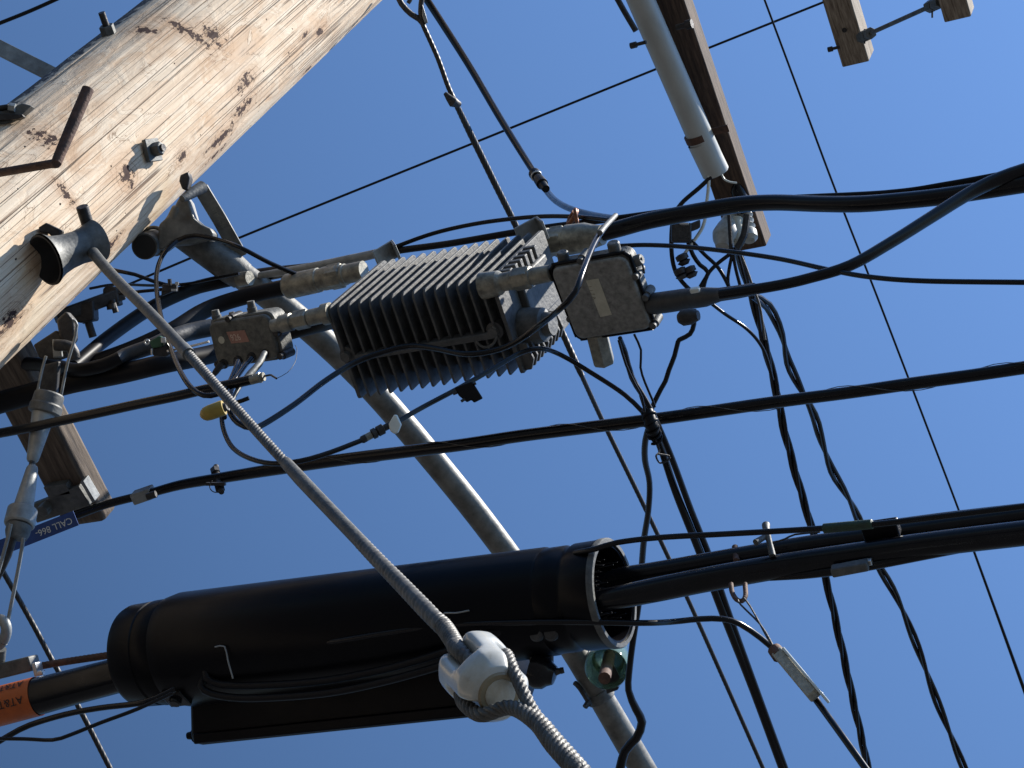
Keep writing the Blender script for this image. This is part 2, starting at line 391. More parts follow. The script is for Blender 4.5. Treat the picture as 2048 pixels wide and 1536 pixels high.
    base = mix(math_('MULTIPLY', ramp(dl, (.6, wh), (1.1, bk)), ramp(noise(mapn(cyl, (90, 60, 4)), 1.0, 5, .7), (.57, bk), (.60, wh))), base, (.60, .55, .47))
    L(base, b.inputs['Base Color']); b.inputs['Roughness'].default_value = .85; b.inputs['Specular IOR Level'].default_value = .25
    hgt = math_('SUBTRACT', math_('ADD', math_('MULTIPLY', st, .5), math_('MULTIPLY', fl, .5)), math_('MULTIPLY', math_('MAXIMUM', math_('MAXIMUM', kn, ckm), holem), .8))
    bp = N('ShaderNodeBump'); bp.inputs['Strength'].default_value = .8; bp.inputs['Distance'].default_value = .006
    L(hgt, bp.inputs['Height']); L(bp.outputs[0], b.inputs['Normal'])
    return m
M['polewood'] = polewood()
pole = thing('utility_pole', 'thick weathered pale timber pole with cracked sunlit wood, rising across the upper left', 'utility pole', (PX0, PY0, 0))
mb = MB(); zs = [0, .5, 1, 1.5, 2, 2.5, 3, 3.4]; z = 3.6
while z < 7.2: zs.append(z); z += .016
zs += [7.5, 8, 8.5, 9, 9.5, 10, 10.6]
NA = 220; vs = []
for z in zs:
    for k in range(NA):
        a = 2 * math.pi * k / NA
        s = a * PR
        c, sn = math.cos(a), math.sin(a)
        dr = .0016 * mnoise.noise(V((c * 9, sn * 9, z * .7))) + .0011 * mnoise.noise(V((c * 26, sn * 26, z * 1.6))) + .0009 * mnoise.noise(V((c * 40, sn * 40, z * 14)))
        ck = mnoise.noise(V((c * 14, sn * 14, z * .35 + 7)))
        if abs(ck) < .02: dr -= .003 * (1 - abs(ck) / .02)
        r = PR + dr
        vs.append((PX0 + r * c, PY0 + r * sn, z))
fs = []
for i in range(len(zs) - 1):
    for k in range(NA):
        k2 = (k + 1) % NA; fs.append((i * NA + k, i * NA + k2, (i + 1) * NA + k2, (i + 1) * NA + k))
fs.append(tuple(reversed(range(NA)))); fs.append(tuple((len(zs) - 1) * NA + k for k in range(NA)))
mb.add(vs, fs)
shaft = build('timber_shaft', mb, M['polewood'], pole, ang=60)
# bent step bolt
a = onpole(-80, 358); a2 = D(-40, 352, dep(a) - .05); e = D(112, 326, dep(a2) - .12); h = D(176, 178, dep(e) + .06)
mb = MB(); tube(mb, [a, a2, D(60, 335, dep(e) + .03), e.lerp(a2, .06), e, e.lerp(h, .06), e.lerp(h, .5), h], [rp(18, e)] * 4 + [rp(22, e)] * 2 + [rp(25, e)] * 2, 14)
tag(build('step_bolt', mb, M['rust'], pole, bevel=.001), 'rusty bent step bolt with upturned end')
# through bolts with square washers
def through_bolt(px, py, size, rod, tilt=None, square=True):
    p = onpole(px, py); n = poleN(p); zz = V((0, 0, 1)); s = zz.cross(n)
    d1 = (zz * math.cos(.35) + s * math.sin(.35)); d2 = n.cross(d1)
    hs = rp(size, p)
    mb = MB(); c = p + n * .012; lathe(mb, p - n * .01, c + n * (.012 + rod), [(0, hs * .33), (1, hs * .33)], 14)
    o = build('through_bolt', mb, M['dark'], pole)
    mb = MB(); box(mb, p + n * .008, d1 * hs, d2 * hs, n * .0045); build('square_washer', mb, M['galvd'], o, bevel=.0015)
    mb = MB(); lathe(mb, p + n * .0125, p + n * .031, [(0, hs * .62), (.9, hs * .62), (1, hs * .5)], 6); build('nut', mb, M['galvd'], o, bevel=.0008)
through_bolt(298, 302, 46, .012)
p = onpole(229, 66); n = poleN(p)
mb = MB(); b0 = D(216, 62, dep(p)); b1 = D(203, 25, dep(p) - .02); tube(mb, [b0.lerp(b1, -.3), b1], rp(14, p), 12)
o = build('through_bolt', mb, M['dark'], pole)
mb = MB(); lathe(mb, b0.lerp(b1, -.25), b0.lerp(b1, .3), [(0, rp(31, p)), (1, rp(31, p))], 6); build('nut', mb, M['galvd'], o, bevel=.001)
mb = MB(); c0 = b0.lerp(b1, -.35); u = (D(240, 60, dep(p)) - D(185, 84, dep(p))).normalized(); ax = (b1 - b0).normalized(); u = (u - ax * u.dot(ax)).normalized()
box(mb, c0, u * rp(56, p), ax * .004, ax.cross(u) * rp(40, p)); build('square_washer', mb, M['dark'], o, bevel=.001)
# iron band plate on the left flank
p = onpole(40, 235); d0 = dep(p) - .02
pb = thing('pole_plate', 'grey angled steel plate with a small bolt on the shaded left flank of the pole', 'plate', D(30, 240, d0))
mb = MB(); ppx(mb, [(-40, 240), (44, 206), (63, 211), (38, 235), (-2, 264), (-40, 290)], d0, .03); build('plate', mb, M['galvd'], pb, bevel=.002)
mb = MB(); ppx(mb, [(-40, 226), (44, 228), (47, 233), (36, 238), (-40, 243)], d0 - .015, .02); build('flange', mb, M['dark'], pb, bevel=.001)
mb = MB(); q = D(18, 214, d0 - .005); lathe(mb, q, q + RIGHT * .012 + UP * -.002, [(0, .009), (1, .009)], 6); build('nut', mb, M['galv'], pb)
mb = MB(); tube(mb, [D(-60, 226, d0 + .02), D(18, 214, d0)], .006, 10); build('bolt', mb, M['dark'], pb)
# flat brace behind the pole, upper left
mb = MB(); a = D(-60, 66, 4.35); b_ = D(150, 172, 4.2); ax = (b_ - a).normalized(); nn = (UP * .35 - FWD * .94); nn = (nn - ax * nn.dot(ax)).normalized(); wd = ax.cross(nn)
box(mb, a.lerp(b_, .5), ax * (a - b_).length * .5, nn * .004, wd * rp(31, a))
tag(build('crossarm_brace', mb, M['galv'], bevel=.001), 'flat galvanised steel brace strap leaving the pole at its upper left edge', 'brace')

# ---------------------------------------------------------------- cable helpers
def pt(q, mode, dv):
    v = q[2] if len(q) > 2 else dv
    return {'y': Y, 'd': D, 'x': X, 'z': Z}[mode](q[0], q[1], v)
def path(pts, mode, dv):
    n = len(pts); vals = [q[2] if len(q) > 2 else None for q in pts]
    idx = [i for i, v in enumerate(vals) if v is not None]
    if not idx: vals = [dv] * n
    else:
        for i in range(n):
            if vals[i] is None:
                lo = [j for j in idx if j < i]; hi = [j for j in idx if j > i]
                if lo and hi: a, b = lo[-1], hi[0]; vals[i] = vals[a] + (vals[b] - vals[a]) * (i - a) / (b - a)
                else: vals[i] = vals[lo[-1]] if lo else vals[hi[0]]
    return [{'y': Y, 'd': D, 'x': X, 'z': Z}[mode](q[0], q[1], v) for q, v in zip(pts, vals)]
def rads(P, w):
    if isinstance(w, (list, tuple)): return [rp(a, p) for a, p in zip(w, P)]
    m = sum(dep(p) for p in P) / len(P)
    return [w * .5 * m / FPX] * len(P)
def cable(name, label, cat, pts, w, mode='y', dv=-1.27, m='rubber', group=None, n=14, parent=None, kind='tube', lay=.08, step=.015):
    P = path(pts, mode, dv); R = rads(P, w); mb = MB()
    if kind == 'tube': tube(mb, P, R, n, step)
    elif kind == 'rope': rope(mb, P, R, lay)
    elif kind == 'twist2': helix(mb, P, R[0] * .55, R[0] * .52, lay, 8, 0, 2)
    elif kind == 'twist3': helix(mb, P, R[0] * .6, R[0] * .48, lay, 8, 0, 3)
    o = build(name, mb, M[m], parent)
    if parent is None: tag(o, label, cat, group)
    elif label: o['label'] = label
    return o
def text(body, size, org, u, v, mt, parent, name='lettering', depth=.0004, bend=None, sx=1.0):
    cu = bpy.data.curves.new(name, 'FONT'); cu.body = body; cu.size = 1; cu.resolution_u = 3
    t = bpy.data.objects.new(name, cu); SC.collection.objects.link(t)
    dg = bpy.context.evaluated_depsgraph_get(); me = bpy.data.meshes.new_from_object(t.evaluated_get(dg))
    bm = bmesh.new(); bm.from_mesh(me)
    vs = [q.co.copy() for q in bm.verts]; fs = [[q.index for q in f.verts] for f in bm.faces]; bm.free()
    bpy.data.objects.remove(t); bpy.data.curves.remove(cu); bpy.data.meshes.remove(me)
    mb = MB(); n = u.cross(v)
    if bend is None: mb.add([org + u * (p.x * size * sx) + v * (p.y * size) + n * depth for p in vs], fs)
    else: mb.add([bend(p.x * size * sx, p.y * size) for p in vs], fs)
    return build(name, mb, M[mt], parent)
def hexnut(mb, p0, p1, r): lathe(mb, p0, p1, [(0, r * .9), (.08, r), (.92, r), (1, r * .9)], 6)

# ---------------------------------------------------------------- guy wire, guy hook, strain insulator
GY = lambda x: -.985 + .085 * (x - 160) / 990
def G(px, py): return Y(px, py, GY(px))
gh = thing('guy_hook', 'flared cast steel guy hook bolted on the pole where the thick guy wire ends', 'guy hook', onpole(130, 530))
pc = onpole(130, 510); n = poleN(pc); dz = dep(pc)
mb = MB(); s0 = D(90, 520, dz - .105); s1 = D(196, 480, dz - .03)
lpx(mb, s0, s1, [(.03, 108), (.12, 94), (.22, 82), (.40, 72), (.62, 68), (.8, 72), (.92, 84), (.98, 86), (1, 78), (1, 10)], 36, cap=False)
build('flared_spool', mb, M['galvd'], gh)
mb = MB(); lpx(mb, s0, s1, [(-.004, 106), (-.006, 98), (.12, 78), (.3, 54), (.42, 20)], 36, cap=False); build('spool_bore', mb, M['ltblack'], gh)  # black inner wall paints in the unlit depth of the spool
mb = MB(); tube(mb, [D(184, 476, dz - .02), D(164, 413, dz - .05)], rp(25, pc), 12); build('bolt', mb, M['dark'], gh, bevel=.001)
mb = MB(); ppx(mb, [(76, 455), (92, 445), (106, 452), (122, 460), (118, 474), (106, 476), (96, 466), (80, 464)], dz - .07, .03); build('hook_lug', mb, M['dark'], gh, bevel=.002)
mb = MB(); ppx(mb, [(162, 456), (182, 440), (190, 452), (204, 478), (206, 500), (196, 492), (186, 470), (172, 478)], dz - .03, .03); build('side_plate', mb, M['galvd'], gh, bevel=.002)
mb = MB(); ppx(mb, [(84, 560), (100, 558), (96, 572), (90, 582)], dz - .04, .02); build('pointed_lug', mb, M['dark'], gh, bevel=.001)
guy = thing('guy_wire', 'thick grey twisted steel guy wire running from the pole down to the white strain insulator', 'guy wire', G(900, 1270))
gp = [(150, 452), (180, 497), (230, 556), (300, 626), (372, 702)]
P = [G(*q) for q in gp]; mb = MB(); tube(mb, P, [rp(19, P[0]), rp(23, P[1]), rp(22, P[2]), rp(23, P[3]), rp(24, P[4])], 16); build('smooth_sleeve', mb, M['sleeve'], guy)
mb = MB(); lathe(mb, G(366, 696), G(378, 709), [(0, rp(27, P[4])), (1, rp(27, P[4]))], 16); build('sleeve_band', mb, M['galvd'], guy)
P = [G(*q) for q in [(368, 698), (420, 757), (480, 825), (540, 892), (580, 935)]]; mb = MB(); rope(mb, P, [rp(21, p) for p in P], .062, 6, .40); build('strand', mb, M['strandm'], guy)
P = [G(*q) for q in [(572, 926), (600, 957), (660, 1020), (730, 1093)]]; mb = MB(); tube(mb, P, [rp(25, P[0]), rp(28, P[1]), rp(28, P[2]), rp(29, P[3])], 18); build('grip_sleeve', mb, M['sleeve'], guy)
P = [G(*q) for q in [(722, 1085), (760, 1125), (800, 1166), (850, 1218), (885, 1254)]]; mb = MB(); rope(mb, P, [rp(30, P[0]), rp(32, P[1]), rp(34, P[2]), rp(37, P[3]), rp(36, P[4])], .020, 2, .14); build('grip_wrap', mb, M['strandm'], guy)

for (t0, q) in (((40, 610), [(-20, 640), (25, 585), (60, 548), (72, 540)]), ((0, 0), [(-20, 622), (30, 588), (65, 568), (82, 560)])):
    P = [D(x, y, dz - .03) for x, y in q]; mb = MB(); tube(mb, P, rp(11, P[0]), 8); build('wire_tail', mb, M['dark'], guy)
# insulator: fluted porcelain block, channels for the two wire loops at right angles
ia = (G(1010, 1395) - G(925, 1305)).normalized(); ic = G(966, 1352)
tc_ = (CAM - ic).normalized(); cdir = (tc_ - ia * tc_.dot(ia)).normalized(); sdir = ia.cross(cdir)
di = dep(ic); RI = 74 * di / FPX; LI = .086
ins = thing('strain_insulator', 'white porcelain guy strain insulator with a stained round end, threaded by two wire loops', 'insulator', ic)
mb = MB(); NT, NP = 60, 120; vs = []
for i in range(NT + 1):
    t = i / NT; h = (t - .5) * LI
    e = abs(2 * t - 1)
    base = RI * (1 - .26 * max(0, (e - .58) / .42) ** 1.6)
    for k in range(NP):
        a = 2 * math.pi * k / NP
        oc = 1 / max(math.cos((a + math.pi / 8) % (math.pi / 4) - math.pi / 8), .9); oc = 1 + (oc - 1) * .35
        r = base * oc
        d1 = min(abs(math.atan2(math.sin(a), math.cos(a))), abs(math.atan2(math.sin(a - math.pi), math.cos(a - math.pi))))
        d2 = math.pi / 2 - d1
        g1 = 1 / (1 + math.exp((t - .60) * 40)); g2 = 1 / (1 + math.exp((.42 - t) * 40))
        def chan(dd): return 1 / (1 + math.exp((dd - .40) * 16))
        r -= RI * .58 * chan(d1) * g1 + RI * .42 * chan(d2) * g2
        vs.append(ic + ia * h + (cdir * math.cos(a) + sdir * math.sin(a)) * r)
fs = []
for i in range(NT):
    for k in range(NP):
        k2 = (k + 1) % NP; fs.append((i * NP + k, i * NP + k2, (i + 1) * NP + k2, (i + 1) * NP + k))
fs.append(tuple(reversed(range(NP)))); fs.append(tuple(NT * NP + k for k in range(NP)))
mb.add(vs, fs); body = build('porcelain_body', mb, M['porc'], ins, ang=70)
ec = ic + ia * (LI * .5)
mb = MB(); lathe(mb, ec - ia * .004, ec + ia * .0022, [(0, RI * .60), (.7, RI * .60), (1, RI * .55)], 40); build('stained_ring', mb, M['porcring'], ins)
mb = MB(); lathe(mb, ec, ec + ia * .0034, [(0, RI * .42), (.8, RI * .42), (1, RI * .36)], 40); build('end_disc', mb, M['porcend'], ins)
P = [G(870, 1238), G(890, 1257), ic - ia * (LI * .62) + cdir * (RI * .25), ic - ia * (LI * .42) + cdir * (RI * .66), ic - ia * (LI * .15) + cdir * (RI * .70), ic + ia * (LI * .04) + cdir * (RI * .50), ic + ia * (LI * .10) + cdir * (RI * .2)]
mb = MB(); rope(mb, P, [rp(36, P[0]), rp(38, P[1]), rp(38, ic), rp(37, ic), rp(36, ic), rp(35, ic), rp(32, ic)], .032, 5, .26); build('loop_end', mb, M['strandm'], guy)
lg = thing('lower_guy_loop', 'twisted steel guy wire looped round the white insulator and leaving at the bottom edge', 'guy wire', G(1150, 1536))
def ring_pts(sgn):
    o = []
    for (h, k, c) in ((-.34, .0, .0),):
        pass
    return o
E = [G(1072, 1442), G(1110, 1488), G(1165, 1550), G(1300, 1705)]
R1 = rp(31, ic)
q1 = [ic - ia * .010 - sdir * (RI * .80) - cdir * .004, ic + ia * .012 - sdir * (RI * .84) + cdir * .004, ic + ia * .045 - sdir * RI * .66 + cdir * .006, G(1020, 1415), E[0], E[1], E[2], E[3]]
q2 = [ic - ia * .004 + sdir * (RI * .78), ic + ia * .016 + sdir * (RI * .86), ic + ia * .048 + sdir * RI * .72, G(1058, 1408) + RIGHT * .002, E[0] + RIGHT * .003, E[1]]
# choose which side lies left in the picture
if (q1[1] - q2[1]).dot(RIGHT) > 0:
    q1, q2 = [q2[0], q2[1], q2[2], G(1020, 1415), E[0], E[1], E[2], E[3]], [q1[0], q1[1], q1[2], G(1058, 1408), E[0] + RIGHT * .003, E[1]]
mb = MB(); rope(mb, q1, [R1] * 4 + [R1 * 1.2] + [R1 * 1.35] * 3, .045, 6, .34); build('left_loop_wire', mb, M['strandm'], lg)
mb = MB(); rope(mb, q2, [R1 * .86] * 5 + [R1 * .8], .045, 6, .34); build('right_loop_wire', mb, M['strandm'], lg)

# ---------------------------------------------------------------- mast arm (galvanised pipe and its bracket)
ma = thing('mast_arm', 'galvanised pipe arm running diagonally down from its pole bracket behind the amplifier', 'pipe arm', D(350, 450, 4.12))
A0 = D(372, 470, 4.12); A1 = D(1330, 1580, 4.36)
AP = [(372, 470, 54), (500, 563, 55), (625, 662, 54), (748, 781, 53), (900, 960, 51), (1003, 1092, 50), (1090, 1215, 50), (1160, 1322, 51), (1205, 1400, 51), (1283, 1534, 53), (1340, 1635, 54)]
AD = [4.12, 4.14, 4.16, 4.18, 4.22, 4.25, 4.27, 4.29, 4.30, 4.33, 4.35]
AW = [D(x, y, d) for (x, y, w), d in zip(AP, AD)]
mb = MB(); tube(mb, AW, [rp(w, p) for (x, y, w), p in zip(AP, AW)], 32, .03); build('pipe', mb, M['pipe'], ma)
mb = MB(); lathe(mb, D(368, 467, 4.12), D(486, 553, 4.138), [(0, rp(64, A0)), (.8, rp(66, A0)), (1, rp(58, A0))], 28); build('socket_sleeve', mb, M['galvd'], ma)
q = D(1199, 1390, 4.30); ax = (AW[9] - AW[7]).normalized()
mb = MB(); lathe(mb, q - ax * .012, q + ax * .012, [(0, rp(58, q)), (1, rp(58, q))], 28); build('pipe_clamp', mb, M['galvd'], ma, bevel=.002)
mb = MB(); tube(mb, [D(1150, 1366, 4.28), D(1160, 1376, 4.27), D(1175, 1400, 4.27), D(1180, 1412, 4.27)], .006, 8); tube(mb, [D(1178, 1402, 4.27), D(1170, 1414, 4.26)], .006, 8); build('clamp_bolt', mb, M['dark'], ma)
mb = MB(); ppx(mb, [(356, 398), (368, 388), (378, 402), (388, 436), (402, 448), (420, 456), (427, 466), (425, 474), (410, 478), (392, 470), (368, 474), (346, 484), (326, 500), (312, 498), (316, 470), (318, 448), (336, 432), (347, 416)], 4.03, .07)
lpx(mb, D(336, 462, 4.06), D(430, 470, 4.10), [(0, 40), (.2, 58), (.5, 50), (.8, 32), (1, 16)], 24); lpx(mb, D(352, 412, 4.03), D(340, 470, 4.06), [(0, 14), (.4, 26), (.8, 46), (1, 40)], 24)
build('bracket_casting', mb, M['pipe'], ma, bevel=.012, seg=4)
mb = MB(); lathe(mb, D(318, 478, 4.12), D(289, 493, 4.02), [(0, rp(52, A0)), (1, rp(52, A0))], 28); build('stub_tube', mb, M['galvd'], ma)
mb = MB(); c = D(289, 493, 4.02); c2_ = D(318, 478, 4.12); lathe(mb, c2_.lerp(c, .99), c2_.lerp(c, 1.01), [(0, rp(47, c)), (1, rp(47, c))], 28); build('tube_bore', mb, M['ltblack'], ma)  # flat black disc painted as the shaded hollow of the open tube
mb = MB(); torus(mb, D(308, 482, 4.06), D(318, 478, 4.12) - D(289, 493, 4.02), rp(54, A0), .004); build('stub_rim', mb, M['pipe'], ma)
mb = MB(); s = [D(366, 396, 4.0), D(382, 380, 4.02), D(402, 377, 4.05), D(440, 440, 4.10), D(480, 512, 4.13)]
def strap(mb, pts, wv, nv, w, th):
    for i in range(len(pts) - 1):
        a, b = pts[i], pts[i + 1]; ax = (b - a); L = ax.length; ax.normalize(); wd = (wv - ax * wv.dot(ax)).normalized(); nn = ax.cross(wd)
        box(mb, a.lerp(b, .5), ax * (L * .5 + th * .5), wd * w, nn * th)
strap(mb, s[2:], RIGHT * .9 + UP * .3, None, rp(30, s[2]), .004)
build('brace_strap', mb, M['pipe'], ma, bevel=.0015)
mb = MB(); c = D(384, 388, 4.02); lathe(mb, D(364, 398, 4.0), D(405, 374, 4.05), [(0, rp(14, c)), (.3, rp(20, c)), (1, rp(26, c))], 16); build('strap_bend', mb, M['galvd'], ma)
mb = MB(); ppx(mb, [(360, 350), (376, 343), (380, 356), (374, 380), (364, 378), (358, 362)], 4.0, .04); build('pole_lag', mb, M['dark'], ma, bevel=.003)
u = (D(462, 475, 4.1) - D(425, 410, 4.05)).normalized(); vv = (RIGHT * .86 + UP * .5); vv = (vv - u * vv.dot(u)).normalized()
text('ASTM A-36', .011, D(421, 413, 4.07) - FWD * .012, u, vv, 'ltgrey', ma, sx=1.1)

# green glass insulator hung on the arm
gi = thing('glass_insulator', 'green glass bell insulator on a pin beside the galvanised pipe under the black closure', 'insulator', D(1215, 1330, 4.2))
a = D(1224, 1288, 4.36); b_ = D(1213, 1338, 4.17)
mb = MB(); lpx(mb, a, b_, [(0, 40), (.05, 60), (.2, 66), (.3, 58), (.4, 60), (.5, 78), (.7, 86), (.95, 90), (1, 84), (.9, 74), (.6, 60), (.5, 30)], 36, cap=True); build('glass_bell', mb, M['glass'], gi)
mb = MB(); tube(mb, [a.lerp(b_, .4), b_.lerp(a, -.35)], rp(24, a), 12); build('pin', mb, M['rust'], gi)
mb = MB(); ppx(mb, [(1206, 1350), (1228, 1330), (1244, 1362), (1236, 1380), (1214, 1388)], 4.2, .02); build('bracket', mb, M['dark'], gi, bevel=.002)

# ---------------------------------------------------------------- crossarms
def crossarm(name, label, cat, left, mid, right, end, xl, y0, mt, bev=.006, rot=None):
    pl = X(left[0], left[1], xl); z0 = pl.z
    xr = Z(mid[0], mid[1], z0).x; z1 = X(right[0], right[1], xr).z; ye = Z(end[0], end[1], z0).y
    th = thing(name, label, cat, ((xl + xr) / 2, (y0 + ye) / 2, z0))
    mb = MB(); box(mb, V(((xl + xr) / 2, (y0 + ye) / 2, (z0 + z1) / 2)), V(((xr - xl) / 2, 0, 0)), V((0, abs(ye - y0) / 2, 0)), V((0, 0, abs(z1 - z0) / 2)))
    build('timber', mb, M[mt], th, bevel=bev, seg=3)
    return th, (xl, xr, ye, z0, z1)
ca1, c1 = crossarm('timber_crossarm', 'short weathered timber arm with a rounded end below the pole at lower left', 'crossarm', (44, 900), (135, 900), (180, 900), (100, 1062), -2.62, .9, 'arm', .012)
# bracket on the arm end
mb = MB(); zb = c1[3] - .006
pa = Z(62, 1006, zb); pb_ = Z(162, 966, zb); pc_ = Z(186, 1004, zb); pd_ = Z(80, 1040, zb)
prism(mb, [pa, pb_, pc_, pd_], V((0, 0, -.012))); build('end_plate', mb, M['galvd'], ca1, bevel=.002)
mb = MB(); prism(mb, [Z(160, 964, zb - .012), Z(166, 962, zb - .012), Z(190, 1002, zb - .012), Z(184, 1006, zb - .012)], V((0, 0, .022))); build('plate_lip', mb, M['galv'], ca1, bevel=.001)
mb = MB(); q = Z(95, 1012, zb - .012); lathe(mb, q, q - V((0, 0, .02)), [(0, .014), (1, .013)], 6); q = Z(120, 975, zb); box(mb, q, V((.028, 0, 0)), V((0, .012, 0)), V((0, 0, .012))); build('plate_bolt', mb, M['galvd'], ca1, bevel=.001)
ca2, c2 = crossarm('timber_crossarm', 'dark brown timber crossarm carrying the grey conduit at upper right', 'crossarm', (1420, 374), (1493, 374), (1511, 374), (1496, 500), -2.30, .5, 'armd')
ca3, c3 = crossarm('timber_crossarm', 'timber crossarm end with a bolt hole at top right, left one of the braced pair', 'crossarm', (1665, 70), (1721, 65), (1738, 65), (1695, 133), -2.45, .5, 'armp')
ca4, c4 = crossarm('timber_crossarm', 'timber crossarm tip with a white end at the top right edge of the picture', 'crossarm', (1884, 28), (1936, 10), (1945, 0), (1893, 45), c3[1] + .53, .5, 'armp')
def arm_bolt(par, c, px, py, r, face):
    mb = MB()
    if face == 'b': q = Z(px, py, c[3] - .001); lathe(mb, q, q - V((0, 0, .004)), [(0, r), (1, r)], 14)
    else:
        q = X(px, py, c[1] if face == 'r' else c[0]); s = 1 if face == 'r' else -1
        lathe(mb, q - V((s * .02, 0, 0)), q + V((s * .035, 0, 0)), [(0, r), (.6, r), (.62, r * 1.7), (1, r * 1.7)], 12)
    build('bolt', mb, M['dark'], par)
arm_bolt(ca3, c3, 1689, 60, .011, 'b'); arm_bolt(ca3, c3, 1671, 96, .007, 'l'); arm_bolt(ca2, c2, 1364, 52, .009, 'r'); arm_bolt(ca2, c2, 1281, 87, .006, 'l')
sr = thing('spacer_rod', 'steel spacer bolt joining the two timber crossarms at top right', 'spacer bolt', X(1727, 71, c3[1]))
a = X(1722, 75, c3[1]); b_ = X(1882, 3, c4[0])
mb = MB(); tube(mb, [a, b_], rp(9, a), 12); build('rod', mb, M['galvd'], sr)
for (t0, t1) in ((.0, .09), (.10, .14), (.86, .92), (.93, 1.0)):
    mb = MB(); lathe(mb, a.lerp(b_, t0), a.lerp(b_, t1), [(0, rp(24, a)), (1, rp(24, a))], 6); build('nut', mb, M['galvd'], sr, bevel=.002)
mb = MB(); tube(mb, [a.lerp(b_, .05) + UP * .03, a.lerp(b_, .05) - UP * .035], .004, 8); tube(mb, [a.lerp(b_, .9), a.lerp(b_, .9) - UP * .05], .004, 8); build('cotter_pin', mb, M['dark'], sr)
# conduit under the upper arm
zc0 = c2[3] - .07
ec_ = Z(1432, 346, zc0); sc_ = Z(1262, -45, zc0)
cn = thing('grey_conduit', 'grey plastic conduit pipe strapped under the dark crossarm at upper right', 'conduit', ec_)
mb = MB(); ax = (ec_ - sc_).normalized(); r = rp(53, ec_)
lathe(mb, sc_, ec_, [(0, r), (.99, r), (1, r * .98), (1, r * .9), (.9, r * .88)], 32, cap=False); build('pipe', mb, M['pvc'], cn)
q = Z(1397, 272, zc0); mb = MB(); lathe(mb, q - ax * .012, q + ax * .012, [(0, r * 1.06), (1, r * 1.06)], 28); box(mb, q + V((r + .03, 0, .012)), V((.03, 0, 0)), V((0, .012, 0)), V((0, 0, .003))); build('strap', mb, M['rust'], cn)
q2 = q + ax * .02; mb = MB(); lathe(mb, q2, ec_, [(0, r * 1.05), (.98, r * 1.05), (1, r * .95)], 28, cap=False); build('coupling', mb, M['pvc'], cn)
cable('conduit_side_wire', 'black wire running beside the top of the grey conduit', 'wire', [(1225, -20), (1250, 25), (1272, 62)], 12, 'd', dep(ec_) + .1, 'dark')

# secondary rack of insulators on the end of the upper arm
dr = dep(Z(1470, 440, c2[3])) - .08
ir = thing('spool_insulators', 'cluster of white porcelain spool insulators under the tip of the dark crossarm', 'insulator', D(1470, 460, dr))
mb = MB(); lpx(mb, D(1462, 432, dr + .05), D(1446, 496, dr - .05), [(0, 30), (.2, 34), (.35, 44), (.6, 56), (.75, 50), (.85, 40), (1, 30)], 24); build('spool', mb, M['porcd'], ir)
mb = MB(); lpx(mb, D(1490, 425, dr + .05), D(1500, 482, dr - .02), [(0, 26), (.12, 30), (.2, 22), (.3, 30), (.4, 22), (.5, 32), (.6, 24), (.7, 34), (.9, 34), (1, 20)], 24); build('spool', mb, M['porcd'], ir)
mb = MB(); lpx(mb, D(1474, 440, dr + .02), D(1478, 488, dr - .04), [(0, 26), (.5, 30), (1, 22)], 20); build('spool', mb, M['cream'], ir)
mb = MB(); tube(mb, [D(1458, 430, dr - .08), D(1462, 500, dr - .08)], rp(8, ec_), 8); tube(mb, [D(1494, 430, dr - .08), D(1488, 470, dr - .09), D(1474, 498, dr - .09)], rp(15, ec_), 8); build('clevis', mb, M['dark'], ir)
cable('taped_dead_end', 'glossy black taped cable end on the underside of the dark crossarm', 'cable end', [(1476, 362), (1476, 382), (1484, 402), (1492, 425)], [16, 30, 30, 22], 'd', dr + .02, 'rubber')
# service wires between conduit, connectors and insulators
SW = 'service wires looping below the conduit'
for (nm, lb, pts, w, mt) in (
    ('service_wire', 'black wire curving left out of the conduit mouth and down past the split connectors', [(1424, 352), (1398, 376), (1362, 408), (1346, 440), (1343, 500), (1352, 545), (1378, 578), (1402, 592)], 9, 'rubber'),
    ('service_wire', 'kinked shiny black wire below the upper connector', [(1374, 478), (1386, 510), (1400, 530), (1416, 545), (1402, 572), (1394, 592)], 9, 'rubber'),
    ('service_wire', 'black wire sagging right from the upper connector towards the arm tip', [(1382, 480), (1408, 508), (1436, 535), (1456, 570), (1462, 590)], 8, 'rubber'),
    ('service_wire', 'black wire crossing down left from the white spools', [(1464, 505), (1432, 530), (1414, 552), (1404, 590)], 8, 'rubber'),
    ('service_wire', 'short black wire dropping from the spools to the heat shrink sleeve', [(1466, 500), (1458, 540), (1456, 565), (1464, 592)], 7, 'rubber'),
    ('service_wire', 'straight black wire with a pale edge below the spools', [(1464, 495), (1472, 540), (1486, 592)], 7, 'rubber'),
    ('service_wire', 'thin black wire right of the pale edged one below the spools', [(1474, 500), (1486, 545), (1498, 592)], 6, 'rubber'),
    ('service_wire', 'white insulated wire hanging from the conduit mouth', [(1418, 352), (1416, 385), (1411, 420), (1405, 455), (1366, 512)], 7, 'whitep'),
    ('service_wire', 'thin white wire curling out of the right side of the conduit mouth', [(1442, 345), (1448, 358), (1460, 364), (1474, 366)], 4, 'whitep')):
    cable(nm, lb, 'wire', pts, w, 'd', dr - .1, mt, SW, n=10)
cx = thing('split_connectors', 'black lumpy split bolt connectors on the wires left of the crossarm tip', 'wire connector', D(1365, 470, dr - .12))
mb = MB(); box(mb, D(1362, 466, dr - .12), RIGHT * .033, UP * .032, FWD * .03); box(mb, D(1382, 455, dr - .12), RIGHT * .03 + UP * .012, UP * .014, FWD * .02); build('connector_block', mb, M['dark'], cx, bevel=.006)
